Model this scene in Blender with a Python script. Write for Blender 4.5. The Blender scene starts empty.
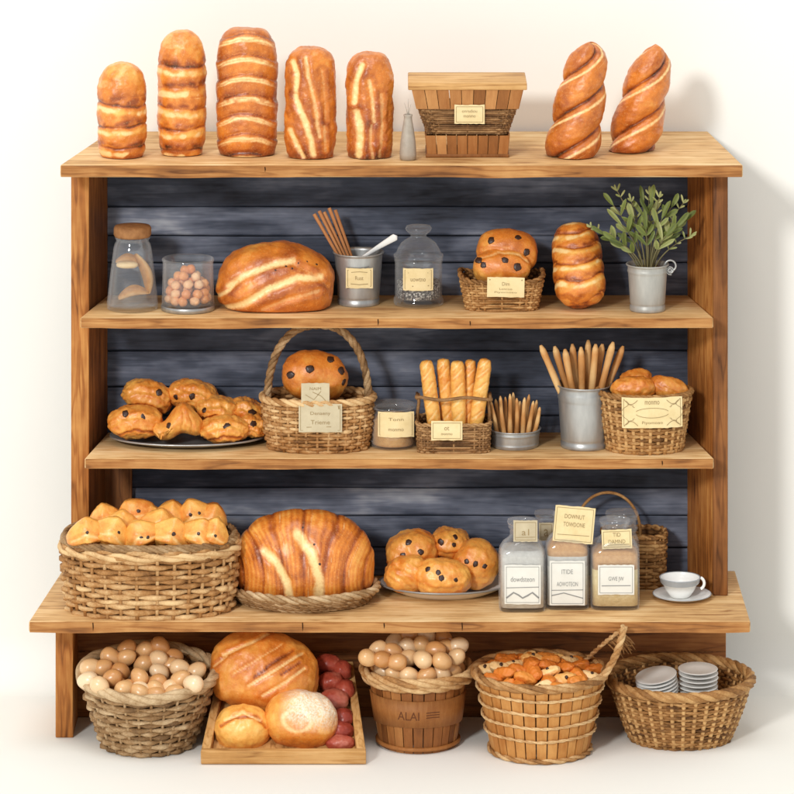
import bpy, bmesh, math, random
import numpy as np
from mathutils import Vector, Matrix, Quaternion, noise

SC = bpy.context.scene
COL = SC.collection
rnd = random.Random(7)
PI = math.pi

# ------------------------------------------------------------------ measures
# local measures are in "units" of 2 mm; a point (px, py, Y) is read on the front plane Y = 0 of the cabinet
S = 0.002
LD = 4500.0
YH = -600.0
KF = 1332.0                                    # camera height in units above the floor
ZC = KF * S
def sc(Y): return 1 + Y / LD
def P(px, py, Y): return Vector(((px - 397) * S * sc(Y), Y * S, ZC - (py - YH) * S * sc(Y)))
K_TOP = (165 - YH) * sc(-40)
K_UP = (317.8 - YH) * sc(-30)
K_LOW = (458.5 - YH) * sc(-30)
K_LEDGE = (621.5 - YH) * sc(-85)
def zof(K): return ZC - K * S
def Yof(K, py): return (K / (py - YH) - 1) * LD
def pyof(K, Y): return K / sc(Y) + YH
def xof(px, Y): return (px - 397) * S * sc(Y)
def onto(px, Y, K, lift=0): return Vector((xof(px, Y), Y * S, zof(K) + lift * S))

def lin(c):
    return tuple((x / 255 / 12.92 if x / 255 <= 0.04045 else ((x / 255 + 0.055) / 1.055) ** 2.4) for x in c)

# ------------------------------------------------------------------ materials
def new_mat(name):
    m = bpy.data.materials.new(name); m.use_nodes = True
    nt = m.node_tree; nt.nodes.clear()
    out = nt.nodes.new('ShaderNodeOutputMaterial')
    return m, nt, out

def N(nt, t, **kw):
    n = nt.nodes.new(t)
    for k, v in kw.items(): setattr(n, k, v)
    return n

def math_node(nt, op, a, b, clamp=False):
    n = N(nt, 'ShaderNodeMath', operation=op); n.use_clamp = clamp
    for i, v in enumerate((a, b)):
        if isinstance(v, (int, float)): n.inputs[i].default_value = v
        else: nt.links.new(v, n.inputs[i])
    return n.outputs[0]

def mixc(nt, fac, a, b):
    n = N(nt, 'ShaderNodeMix', data_type='RGBA')
    if isinstance(fac, (int, float)): n.inputs[0].default_value = fac
    else: nt.links.new(fac, n.inputs[0])
    for i, v in ((6, a), (7, b)):
        if isinstance(v, tuple): n.inputs[i].default_value = (*v[:3], 1)
        else: nt.links.new(v, n.inputs[i])
    return n.outputs[2]

def ramp_mat(name, cols, attr=None, base=0.5, noises=((40, (1, 1, 1), 0.3),), rough=0.6, bump=0.0, bump_scale=(150, (1, 1, 1)),
             metallic=0.0, spec=0.4, rand=0.0, coat=0.0, bread=False, speck=None, rings=None):
    m, nt, out = new_mat(name)
    L = nt.links.new
    tc = N(nt, 'ShaderNodeTexCoord')
    info = N(nt, 'ShaderNodeObjectInfo')
    shift = N(nt, 'ShaderNodeVectorMath', operation='SCALE'); shift.inputs[0].default_value = (1.7, 2.3, 3.1)
    L(info.outputs['Random'], shift.inputs['Scale'])
    base_v = N(nt, 'ShaderNodeVectorMath', operation='ADD')
    L(tc.outputs['Object'], base_v.inputs[0]); L(shift.outputs[0], base_v.inputs[1])
    def noise_at(scale, stretch, detail=4):
        mp = N(nt, 'ShaderNodeMapping'); mp.inputs['Scale'].default_value = stretch
        L(base_v.outputs[0], mp.inputs['Vector'])
        nz = N(nt, 'ShaderNodeTexNoise'); nz.inputs['Scale'].default_value = scale; nz.inputs['Detail'].default_value = detail
        nz.inputs['Roughness'].default_value = 0.6
        L(mp.outputs[0], nz.inputs['Vector'])
        return nz.outputs['Fac']
    if attr:
        at = N(nt, 'ShaderNodeAttribute', attribute_name=attr); fac = at.outputs['Fac']
    else:
        fac = base
    for (s, st, amt) in noises:
        nz = noise_at(s, st)
        c = math_node(nt, 'SUBTRACT', nz, 0.5)
        c = math_node(nt, 'MULTIPLY', c, amt * 2)
        fac = math_node(nt, 'ADD', fac, c)
    if rings:
        sr_, st_, cnt_, amt_ = rings
        nz = noise_at(sr_, st_, 3)
        w_ = math_node(nt, 'SINE', math_node(nt, 'MULTIPLY', nz, cnt_), 0)
        w_ = math_node(nt, 'POWER', math_node(nt, 'MULTIPLY', math_node(nt, 'ADD', w_, 1.0), 0.5), 4.0)
        fac = math_node(nt, 'SUBTRACT', fac, math_node(nt, 'MULTIPLY', w_, amt_))
    if rand:
        c = math_node(nt, 'SUBTRACT', info.outputs['Random'], 0.5)
        fac = math_node(nt, 'ADD', fac, math_node(nt, 'MULTIPLY', c, rand))
    rp = N(nt, 'ShaderNodeValToRGB')
    el = rp.color_ramp.elements
    el[0].position, el[0].color = cols[0][0], (*lin(cols[0][1]), 1)
    el[1].position, el[1].color = cols[-1][0], (*lin(cols[-1][1]), 1)
    for p, c in cols[1:-1]:
        e = el.new(p); e.color = (*lin(c), 1)
    if isinstance(fac, (int, float)): rp.inputs[0].default_value = fac
    else: L(fac, rp.inputs[0])
    colr = rp.outputs['Color']
    pb = N(nt, 'ShaderNodeBsdfPrincipled')
    if bread:
        cu = N(nt, 'ShaderNodeAttribute', attribute_name='cut').outputs['Fac']  # real slashes, plus the lit patches painted on banded loaves
        nz = noise_at(170, (1, 1, 1))
        f = math_node(nt, 'MULTIPLY', cu, math_node(nt, 'ADD', math_node(nt, 'MULTIPLY', nz, 1.1), 0.35))
        f = math_node(nt, 'MULTIPLY', math_node(nt, 'SUBTRACT', f, 0.22), 1.9, True)
        colr = mixc(nt, f, colr, lin((250, 212, 146)))
        nf = noise_at(330, (1, 1, 1), 3)
        ff_ = math_node(nt, 'MULTIPLY', math_node(nt, 'SUBTRACT', nf, 0.56), 3.2, True)
        colr = mixc(nt, math_node(nt, 'MULTIPLY', ff_, 0.55), colr, lin((250, 206, 136)))
        nd = noise_at(210, (1, 1, 1), 3)
        fd_ = math_node(nt, 'MULTIPLY', math_node(nt, 'SUBTRACT', nd, 0.60), 4.0, True)
        colr = mixc(nt, math_node(nt, 'MULTIPLY', fd_, 0.5), colr, lin((120, 54, 18)))
        fl = N(nt, 'ShaderNodeAttribute', attribute_name='flour').outputs['Fac']
        nz2 = noise_at(260, (1, 1, 1))
        f2 = math_node(nt, 'MULTIPLY', fl, math_node(nt, 'SUBTRACT', math_node(nt, 'MULTIPLY', nz2, 3.0), 0.75, ), True)
        colr = mixc(nt, f2, colr, lin((246, 232, 208)))
    if speck:
        s, thr, c = speck
        nz = noise_at(s, (1, 1, 1), 2)
        f = math_node(nt, 'MULTIPLY', math_node(nt, 'SUBTRACT', nz, thr), 14.0, True)
        colr = mixc(nt, f, colr, lin(c))
    L(colr, pb.inputs['Base Color'])
    pb.inputs['Roughness'].default_value = rough
    pb.inputs['Metallic'].default_value = metallic
    pb.inputs['Specular IOR Level'].default_value = spec
    pb.inputs['Coat Weight'].default_value = coat
    pb.inputs['Coat Roughness'].default_value = 0.3
    if bump:
        h = noise_at(bump_scale[0], bump_scale[1], 5)
        bp = N(nt, 'ShaderNodeBump'); bp.inputs['Strength'].default_value = bump; bp.inputs['Distance'].default_value = 0.004
        L(h, bp.inputs['Height']); L(bp.outputs[0], pb.inputs['Normal'])
    L(pb.outputs[0], out.inputs[0])
    return m

def wood(name, dark, mid, light, axis, rough=0.6, amt=0.8):
    st = {'x': (1.6, 26, 26), 'z': (26, 26, 1.6), 'y': (26, 1.6, 26)}[axis]
    st2 = {'x': (5, 120, 120), 'z': (120, 120, 5), 'y': (120, 5, 120)}[axis]
    st3 = {'x': (0.8, 9, 9), 'z': (9, 9, 0.8), 'y': (9, 0.8, 9)}[axis]
    return ramp_mat(name, ((0.0, dark), (0.5, mid), (1.0, light)),
                    base=0.6, noises=((2.0, st, amt * 0.6), (2.0, st2, amt * 0.45), (6, (1, 1, 1), amt * 0.8)), rings=(2.0, st3, 60.0, 0.28), rough=rough, bump=0.25, bump_scale=(2.0, st2), spec=0.25)

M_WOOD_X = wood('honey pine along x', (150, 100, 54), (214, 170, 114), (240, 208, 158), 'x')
M_WOOD_EDGE = wood('pine front edge', (100, 58, 26), (164, 108, 56), (206, 154, 94), 'x')
M_WOOD_Z = wood('amber and lit pine upright', (98, 54, 22), (168, 104, 48), (212, 152, 84), 'z')
M_WOOD_DARK = wood('brown and shaded pine upright', (70, 40, 20), (122, 75, 38), (160, 104, 56), 'z')
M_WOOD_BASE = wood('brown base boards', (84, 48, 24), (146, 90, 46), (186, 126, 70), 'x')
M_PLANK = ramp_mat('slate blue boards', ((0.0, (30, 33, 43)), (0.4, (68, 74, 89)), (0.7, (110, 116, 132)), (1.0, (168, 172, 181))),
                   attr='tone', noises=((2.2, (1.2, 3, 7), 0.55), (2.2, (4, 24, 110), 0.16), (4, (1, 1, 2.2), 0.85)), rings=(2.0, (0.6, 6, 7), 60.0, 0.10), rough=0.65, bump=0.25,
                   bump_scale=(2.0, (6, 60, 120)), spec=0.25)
M_SLAT = ramp_mat('thin split wood', ((0.0, (98, 58, 26)), (0.5, (160, 102, 52)), (1.0, (206, 150, 92))), attr='tone',
                  noises=((2.0, (60, 60, 5), 0.22), (20, (1, 1, 1), 0.18)), rough=0.6, bump=0.25, bump_scale=(2.0, (120, 120, 6)), spec=0.25)
M_SLAT_RED = ramp_mat('orange split wood', ((0.0, (78, 42, 16)), (0.5, (142, 86, 40)), (1.0, (190, 132, 74))), attr='tone',
                  noises=((2.0, (60, 60, 5), 0.25), (20, (1, 1, 1), 0.2)), rough=0.55, bump=0.25, bump_scale=(2.0, (120, 120, 6)), spec=0.3)
def wicker(name, d, m_, l): return ramp_mat(name, ((0.0, d), (0.5, m_), (1.0, l)), attr='tone', noises=((50, (1, 1, 1), 0.45), (240, (1, 1, 3), 0.35)),
                                            rough=0.6, bump=0.3, bump_scale=(500, (1, 1, 1)), spec=0.25)
M_WICK = wicker('straw wicker', (92, 56, 26), (176, 126, 74), (228, 192, 140))
M_WICK_GREY = wicker('weathered wicker', (84, 58, 34), (154, 118, 78), (212, 184, 144))
M_WICK_BRN = wicker('brown wicker', (86, 54, 26), (164, 116, 66), (216, 172, 114))
M_WICK_DRK = wicker('dark wicker', (84, 56, 32), (146, 106, 66), (200, 158, 108))
M_SLAT_TAN = ramp_mat('tan split wood', ((0.0, (104, 58, 22)), (0.5, (180, 116, 54)), (1.0, (218, 162, 94))), attr='tone', noises=((2.0, (60, 60, 5), 0.3), (20, (1, 1, 1), 0.3)), rough=0.6, bump=0.3, bump_scale=(2.0, (120, 120, 6)), spec=0.25)

BR = ((0.0, (255, 212, 128)), (0.25, (246, 182, 88)), (0.5, (220, 128, 44)), (0.75, (166, 80, 25)), (1.0, (76, 34, 14)))
M_BREAD = ramp_mat('golden crust', BR, attr='bake', noises=((16, (1, 1, 1), 0.30), (80, (1, 1, 1), 0.14)), rough=0.36, bump=0.3, bump_scale=(160, (1, 1, 1)),
                   spec=0.5, rand=0.06, bread=True, coat=0.25)
M_STICK = ramp_mat('breadstick crust', ((0.0, (238, 200, 140)), (0.5, (206, 146, 84)), (1.0, (130, 76, 34))), attr='bake', noises=((60, (1, 1, 0.4), 0.3),),
                   rough=0.55, bump=0.3, rand=0.25, spec=0.3)
M_CHIP = ramp_mat('dark chocolate', ((0.0, (30, 16, 12)), (1.0, (78, 48, 36))), noises=((200, (1, 1, 1), 0.5),), rough=0.4, spec=0.5)
M_EGG = ramp_mat('egg shell', ((0.0, (246, 222, 186)), (0.5, (232, 188, 132)), (1.0, (204, 142, 82))), base=0.5, noises=((40, (1, 1, 1), 0.2), (300, (1, 1, 1), 0.12)),
                 rough=0.3, rand=0.95, spec=0.6, coat=0.2, speck=(380, 0.62, (158, 104, 58)))
M_TIN = ramp_mat('brushed zinc', ((0.0, (120, 122, 124)), (0.5, (176, 176, 174)), (1.0, (220, 219, 214))), noises=((6, (6, 6, 1), 0.3), (60, (1, 1, 0.2), 0.25)),
                 rough=0.38, metallic=0.65, bump=0.08, bump_scale=(60, (1, 1, 1)), spec=0.5)
M_STEEL = ramp_mat('dull steel', ((0.0, (112, 108, 104)), (1.0, (178, 174, 168))), noises=((60, (1, 1, 1), 0.25),), rough=0.4, metallic=0.35)
M_CERAM = ramp_mat('white glaze', ((0.0, (236, 235, 231)), (1.0, (250, 249, 246))), noises=((25, (1, 1, 1), 0.35),), rough=0.25, spec=0.5)
M_BAND = ramp_mat('grey glaze', ((0.0, (140, 146, 152)), (1.0, (186, 190, 192))), noises=((40, (1, 1, 1), 0.4),), rough=0.25, spec=0.5)
M_STONE = ramp_mat('grey stoneware', ((0.0, (132, 120, 106)), (1.0, (196, 184, 168))), noises=((60, (1, 1, 1), 0.4),), rough=0.5)
M_PAPER = ramp_mat('aged paper', ((0.0, (206, 178, 122)), (0.5, (232, 210, 160)), (1.0, (242, 226, 184))), noises=((30, (1, 1, 1), 0.4), (160, (1, 1, 1), 0.12)), rough=0.8, spec=0.1)
M_PAPER_GREY = ramp_mat('grey paper', ((0.0, (176, 160, 130)), (1.0, (218, 204, 172))), noises=((40, (1, 1, 1), 0.4),), rough=0.8, spec=0.1)
M_WHITE_LABEL = ramp_mat('white paper label', ((0.0, (214, 211, 200)), (1.0, (242, 239, 230))), noises=((40, (1, 1, 1), 0.35),), rough=0.7, spec=0.15)
M_INK = ramp_mat('brown ink', ((0.0, (146, 122, 86)), (1.0, (168, 144, 104))), rough=0.8, spec=0.1)
M_INK_GREY = ramp_mat('grey ink', ((0.0, (132, 131, 128)), (1.0, (156, 154, 150))), rough=0.8, spec=0.1)
M_CORK = ramp_mat('cork', ((0.0, (110, 64, 30)), (1.0, (190, 136, 84))), noises=((90, (1, 1, 1), 0.5),), rough=0.8, bump=0.4)
M_CINN = ramp_mat('cinnamon bark', ((0.0, (128, 74, 36)), (0.5, (186, 122, 70)), (1.0, (226, 174, 122))), noises=((10, (12, 12, 1), 0.4),), rough=0.6, bump=0.3, rand=0.2)
M_COOKIE = ramp_mat('amber candy nuts', ((0.0, (250, 214, 170)), (0.5, (236, 160, 96)), (1.0, (204, 104, 46))), base=0.45, noises=((120, (1, 1, 1), 0.3),), rough=0.35, rand=0.7)
M_DRIED = ramp_mat('dried mushroom', ((0.0, (140, 92, 46)), (0.5, (206, 150, 88)), (1.0, (244, 212, 160))), attr='tone', noises=((70, (1, 1, 1), 0.3),), rough=0.6)
M_OCHRE = ramp_mat('ochre flour', ((0.0, (206, 180, 126)), (1.0, (238, 220, 172))), noises=((120, (1, 1, 1), 0.5),), rough=0.9, bump=0.4)
M_FLOUR = ramp_mat('coarse tan meal', ((0.0, (186, 132, 72)), (1.0, (232, 190, 126))), noises=((160, (1, 1, 1), 0.5),), rough=0.9, bump=0.4)
M_GREYMEAL = ramp_mat('grey meal', ((0.0, (186, 180, 170)), (1.0, (228, 223, 214))), noises=((120, (1, 1, 1), 0.5),), rough=0.9, bump=0.4)
M_SUGAR = ramp_mat('brown sugar', ((0.0, (186, 128, 74)), (1.0, (228, 182, 122))), noises=((150, (1, 1, 1), 0.5),), rough=0.9, bump=0.4)
M_SEED = ramp_mat('black and white seeds', ((0.40, (46, 44, 44)), (0.55, (120, 116, 110)), (0.62, (222, 218, 206))), noises=((230, (1, 1, 1), 0.7),), rough=0.7, bump=0.5, bump_scale=(260, (1, 1, 1)))
M_LEAF = ramp_mat('olive leaf', ((0.0, (62, 72, 34)), (0.5, (116, 126, 62)), (1.0, (178, 176, 120))), attr='tone', noises=((40, (1, 1, 1), 0.2),), rough=0.5, spec=0.3)
M_STEM = ramp_mat('olive stem', ((0.0, (88, 84, 52)), (1.0, (136, 124, 84))), rough=0.7)
M_RED = ramp_mat('dark red skin', ((0.0, (116, 36, 26)), (0.5, (170, 72, 54)), (1.0, (220, 146, 122))), noises=((20, (1, 1, 1), 0.5), (120, (1, 1, 1), 0.12)), rough=0.34, spec=0.4, rand=0.5)
M_ALMOND = ramp_mat('pale apricot flesh', ((0.0, (252, 222, 170)), (0.5, (244, 190, 112)), (1.0, (228, 140, 62))), base=0.3, noises=((60, (1, 1, 1), 0.3),), rough=0.4, rand=0.7)
M_APRICOT = ramp_mat('orange apricot glaze', ((0.0, (250, 184, 92)), (0.5, (228, 132, 50)), (1.0, (172, 80, 28))), noises=((60, (1, 1, 1), 0.35),), rough=0.35, rand=0.3, bump=0.2)
M_SETTING = ramp_mat('cream paper white', ((0.0, (240, 238, 231)), (1.0, (244, 242, 235))), noises=((6, (1, 1, 1), 0.3), (180, (1, 1, 1), 0.15)), rough=0.9, spec=0.05, bump=0.04, bump_scale=(400, (1, 1, 1)))

def glass_mat():
    m, nt, out = new_mat('clear grey glass')
    L = nt.links.new
    tr = N(nt, 'ShaderNodeBsdfTransparent'); tr.inputs[0].default_value = (0.975, 0.98, 0.983, 1)
    df = N(nt, 'ShaderNodeBsdfDiffuse'); df.inputs[0].default_value = (0.80, 0.81, 0.82, 1)
    gl = N(nt, 'ShaderNodeBsdfGlossy'); gl.inputs['Roughness'].default_value = 0.04; gl.inputs[0].default_value = (1, 1, 1, 1)
    lw = N(nt, 'ShaderNodeLayerWeight'); lw.inputs['Blend'].default_value = 0.4
    f = math_node(nt, 'ADD', math_node(nt, 'MULTIPLY', math_node(nt, 'POWER', lw.outputs['Facing'], 1.9), 0.40), 0.025, True)
    m1 = N(nt, 'ShaderNodeMixShader'); L(f, m1.inputs[0]); L(tr.outputs[0], m1.inputs[1]); L(df.outputs[0], m1.inputs[2])
    fn = math_node(nt, 'ADD', math_node(nt, 'MULTIPLY', math_node(nt, 'POWER', lw.outputs['Facing'], 5.0), 0.35), 0.045, True)
    mx = N(nt, 'ShaderNodeMixShader'); L(fn, mx.inputs[0]); L(m1.outputs[0], mx.inputs[1]); L(gl.outputs[0], mx.inputs[2])
    L(mx.outputs[0], out.inputs[0])
    return m
M_GLASS = glass_mat()

# ------------------------------------------------------------------ mesh builder
class MB:
    def __init__(self):
        self.v, self.f, self.a, self.n = [], [], {}, 0
    def add(self, verts, faces, **attrs):
        verts = np.asarray(verts, float).reshape(-1, 3)
        o = self.n
        self.v.append(verts); self.n += len(verts)
        self.f.extend([tuple(i + o for i in fc) for fc in faces])
        for k in set(self.a) | set(attrs):
            lst = self.a.setdefault(k, [])
            have = sum(len(x) for x in lst)
            if have < o: lst.append(np.full(o - have, 0.5 if k in ('tone', 'bake') else 0.0))
            val = attrs.get(k, 0.5 if k in ('tone', 'bake') else 0.0)
            lst.append(np.full(len(verts), val, float) if np.isscalar(val) else np.asarray(val, float).ravel())
        return self
    def V(self): return np.concatenate(self.v)
    def setV(self, v): self.v = [v]
    def tf(self, fn):
        self.setV(fn(self.V())); return self
    def rot(self, mat):
        R = np.array(mat.to_3x3()); return self.tf(lambda v: v @ R.T)
    def move(self, x, y, z): return self.tf(lambda v: v + np.array([x, y, z]))
    def merge(self, other):
        at = {k: np.concatenate(l) for k, l in other.a.items()}
        self.add(other.V(), other.f, **at); return self
    def build(self, name, mat, parent=None, k=S, loc=None, smooth=True):
        me = bpy.data.meshes.new(name)
        me.from_pydata((self.V() * k).tolist(), [], self.f)
        for kk, l in self.a.items():
            at = me.attributes.new(kk, 'FLOAT', 'POINT')
            arr = np.concatenate(l)
            if len(arr) < self.n: arr = np.concatenate([arr, np.full(self.n - len(arr), 0.5)])
            at.data.foreach_set('value', arr.astype(np.float32))
        if smooth: me.polygons.foreach_set('use_smooth', [True] * len(me.polygons))
        me.materials.append(mat); me.update()
        o = bpy.data.objects.new(name, me); COL.objects.link(o)
        if parent is not None: o.parent = parent
        if loc is not None: o.location = loc
        return o

def grid_faces(nu, nv, wrap):
    fs = []
    for i in range(nu - 1):
        for j in range(nv if wrap else nv - 1):
            j2 = (j + 1) % nv
            fs.append((i * nv + j, i * nv + j2, (i + 1) * nv + j2, (i + 1) * nv + j))
    return fs

def frames(pts, closed):
    pts = np.asarray(pts, float); n = len(pts)
    if closed: t = np.roll(pts, -1, 0) - np.roll(pts, 1, 0)
    else: t = np.gradient(pts, axis=0)
    t /= np.linalg.norm(t, axis=1, keepdims=True) + 1e-9
    up = np.array([0, 0, 1.0]) if abs(t[0][2]) < 0.9 else np.array([1.0, 0, 0])
    a = np.zeros_like(pts); a[0] = up - t[0] * np.dot(up, t[0]); a[0] /= np.linalg.norm(a[0])
    for i in range(1, n):
        w = a[i - 1] - t[i] * np.dot(a[i - 1], t[i]); a[i] = w / (np.linalg.norm(w) + 1e-9)
    return t, a, np.cross(t, a)

def tube(m, pts, r, n=6, closed=False, **attrs):
    pts = np.asarray(pts, float); k = len(pts)
    t, a, b = frames(pts, closed)
    r = np.full(k, r) if np.isscalar(r) else np.asarray(r, float)
    ang = np.linspace(0, 2 * PI, n, endpoint=False)
    ring = a[:, None, :] * np.cos(ang)[None, :, None] + b[:, None, :] * np.sin(ang)[None, :, None]
    v = (pts[:, None, :] + ring * r[:, None, None]).reshape(-1, 3)
    fs = grid_faces(k, n, True)
    if closed:
        # join with the ring rotation that matches the first frame best
        off = min(range(n), key=lambda o: np.linalg.norm(ring[0] - np.roll(ring[-1], -o, 0)))
        for j in range(n):
            fs.append(((k - 1) * n + (j + off) % n, (k - 1) * n + (j + off + 1) % n, (j + 1) % n, j))
    else:
        fs.append(tuple(range(n - 1, -1, -1))); fs.append(tuple((k - 1) * n + j for j in range(n)))
    at = {}
    for kk, val in attrs.items(): at[kk] = val if np.isscalar(val) else np.repeat(np.asarray(val), n)
    m.add(v, fs, **at)

def rope(m, pts, R, r, strands=3, pitch=26, n=6, closed=False, tone=(0.35, 0.8)):
    pts = np.asarray(pts, float)
    t, a, b = frames(pts, closed)
    seg = np.linalg.norm(np.diff(pts, axis=0), axis=1); s = np.concatenate([[0], np.cumsum(seg)])
    if closed:
        tot = s[-1] + np.linalg.norm(pts[0] - pts[-1]); turns = max(1, round(tot / pitch)); th = s / tot * turns * 2 * PI
        # undo the twist that the frames pick up on the way round
        w = a[-1] - t[0] * np.dot(a[-1], t[0]); tw = math.atan2(np.dot(w, b[0]), np.dot(w, a[0]))
        th = th - s / tot * tw
    else: th = s / pitch * 2 * PI
    for j in range(strands):
        q = th + 2 * PI * j / strands
        p2 = pts + a * (R * np.cos(q))[:, None] + b * (R * np.sin(q))[:, None]
        tube(m, p2, r, n, closed, tone=rnd.uniform(*tone) + 0.12 * np.sin(s * 0.1 + j))

def lathe(m, prof, n=48, squash=1.0, nexp=2.0, cap=True, closed_prof=False, **attrs):
    a = np.linspace(0, 2 * PI, n, endpoint=False)
    c, s_ = np.cos(a), np.sin(a)
    cx = np.sign(c) * np.abs(c) ** (2 / nexp); sy = np.sign(s_) * np.abs(s_) ** (2 / nexp)
    pr = list(prof)
    if closed_prof: pr = pr + [pr[0]]
    v = np.array([[(r * cx[j], r * squash * sy[j], z) for j in range(n)] for r, z in pr]).reshape(-1, 3)
    fs = grid_faces(len(pr), n, True)
    if cap and not closed_prof:
        fs.append(tuple(range(n - 1, -1, -1))); fs.append(tuple((len(pr) - 1) * n + j for j in range(n)))
    m.add(v, fs, **attrs)

def box(m, x0, x1, y0, y1, z0, z1, bev=1.2, **attrs):
    bm = bmesh.new()
    bmesh.ops.create_cube(bm, size=1)
    for v in bm.verts:
        v.co = Vector(((x0 + x1) / 2 + v.co.x * (x1 - x0), (y0 + y1) / 2 + v.co.y * (y1 - y0), (z0 + z1) / 2 + v.co.z * (z1 - z0)))
    if bev: bmesh.ops.bevel(bm, geom=bm.edges[:], offset=bev, segments=2, profile=0.5, affect='EDGES')
    bm.verts.index_update()
    m.add([v.co[:] for v in bm.verts], [[v.index for v in f.verts] for f in bm.faces], **attrs); bm.free()

def prism(m, poly, z0, z1, bev=1.0, **attrs):
    bm = bmesh.new()
    lo = [bm.verts.new((x, y, z0)) for x, y in poly]; hi = [bm.verts.new((x, y, z1)) for x, y in poly]
    n = len(poly)
    bm.faces.new(lo[::-1]); bm.faces.new(hi)
    for i in range(n): bm.faces.new((lo[i], lo[(i + 1) % n], hi[(i + 1) % n], hi[i]))
    bmesh.ops.recalc_face_normals(bm, faces=bm.faces[:])
    if bev: bmesh.ops.bevel(bm, geom=bm.edges[:], offset=bev, segments=2, profile=0.5, affect='EDGES')
    bm.verts.index_update()
    m.add([v.co[:] for v in bm.verts], [[v.index for v in f.verts] for f in bm.faces], **attrs); bm.free()

def tag(o, label, cat, group=None):
    o['label'] = label; o['category'] = cat
    if group: o['group'] = group
    return o
def thing(name, label, cat, loc, group=None, rot=None):
    o = bpy.data.objects.new(name, None); COL.objects.link(o); o.location = loc
    o.empty_display_size = 0.05
    if rot is not None: o.rotation_euler = rot
    return tag(o, label, cat, group)

def fbm(v, scale, seed, octs=3):
    off = Vector((seed * 3.7, seed * 1.9, seed * 5.3))
    return np.array([noise.fractal(Vector(p) * scale + off, 1.0, 2.0, octs) for p in v])

# ------------------------------------------------------------------ bread
def polyline_dist(x, z, pts):
    d = np.full(x.shape, 1e9)
    for (x0, z0), (x1, z1) in zip(pts[:-1], pts[1:]):
        dx, dz = x1 - x0, z1 - z0; L2 = dx * dx + dz * dz + 1e-9
        t = np.clip(((x - x0) * dx + (z - z0) * dz) / L2, 0, 1)
        d = np.minimum(d, np.hypot(x - x0 - t * dx, z - z0 - t * dz))
    return d

def bread(L, W, D, axis='z', e=0.55, nu=64, nv=88, fn=None, strokes=(), seed=1, lump=1.2, flat=0.0, bake=0.45, bend=None, edge=0.18, er=None, dia=1.0):
    """A loaf: L along its axis, W and D across. strokes: (points, half width, depth, cut)."""
    td = np.linspace(-PI / 2, PI / 2, 6001); zd = np.sign(np.sin(td)) * np.abs(np.sin(td)) ** e * L / 2; er = er or e; rd = np.cos(td).clip(0) ** er * W / 2
    sd = np.concatenate([[0], np.cumsum(np.hypot(np.diff(zd), np.diff(rd)))])
    th = np.interp(np.linspace(0, sd[-1], nu), sd, td)[:, None] * np.ones((1, nv)); ph = np.linspace(0, 2 * PI, nv, endpoint=False)[None, :] * np.ones((nu, 1))
    U = np.sign(np.sin(th)) * np.abs(np.sin(th)) ** e; R = np.cos(th).clip(0) ** er
    c, s_ = np.cos(ph), np.sin(ph)
    c, s_ = np.sign(c) * np.abs(c) ** dia, np.sign(s_) * np.abs(s_) ** dia
    if axis == 'z':
        p = np.stack([W / 2 * R * c, D / 2 * R * s_, L / 2 * U], -1); nrm = np.stack([R * c / W, R * s_ / D, U ** 3 / L], -1)
    else:
        p = np.stack([L / 2 * U, D / 2 * R * c, W / 2 * R * s_], -1); nrm = np.stack([U ** 3 / L, R * c / D, R * s_ / W], -1)
    p = p.reshape(-1, 3); nrm = nrm.reshape(-1, 3); nrm /= np.linalg.norm(nrm, axis=1, keepdims=True) + 1e-9
    u = ((U + 1) / 2).ravel(); phf = ph.ravel()
    disp = lump * fbm(p, 3.2 / W, seed) + lump * 0.35 * fbm(p, 9.0 / W, seed + 9)
    bk = np.full(len(p), bake) + 0.10 * fbm(p, 4.0 / W, seed + 4)
    cut = np.zeros(len(p)); fl = np.zeros(len(p))
    if fn:
        d2, b2, c2, f2 = fn(u, phf, p)
        disp = disp + d2; bk = bk + b2; cut = np.maximum(cut, c2); fl = np.maximum(fl, f2)
    for (pts, hw, dep, cs) in strokes:
        wob = 0.8 * fbm(p, 0.09, seed + 20, 2)
        d = np.abs(polyline_dist(p[:, 0] + wob, p[:, 2] + wob, pts))
        m_ = np.clip(1 - d / hw, 0, 1); m_ = m_ * m_ * (3 - 2 * m_)
        ear = np.exp(-((d - hw * 1.15) / (hw * 0.45)) ** 2)
        disp = disp - dep * m_ + dep * 0.18 * ear
        bk = bk + 0.10 * ear * (cs > 0) + (0.4 * m_ if cs == 0 else 0)
        cut = np.maximum(cut * (1 - 0.3 * m_), m_ * cs)
    zl = -W / 2 if axis != 'z' else -L / 2
    H = W if axis != 'z' else L
    # browner where the loaf stood on the baking sheet
    p2 = p + nrm * disp[:, None]
    if flat:
        z0 = zl + flat * H
        below = p2[:, 2] < z0
        p2[below, 2] = z0 + (p2[below, 2] - z0) * 0.06
        zl = z0
    zz = (p2[:, 2] - zl) / H
    bk = bk + edge * np.exp(-(zz / 0.07) ** 2)
    p2[:, 2] -= p2[:, 2].min()
    if bend: p2 = bend(p2)
    m = MB(); m.add(p2, grid_faces(nu, nv, True), bake=np.clip(bk, 0, 1), cut=np.clip(cut, 0, 1), flour=np.clip(fl, 0, 1))
    return m

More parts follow.
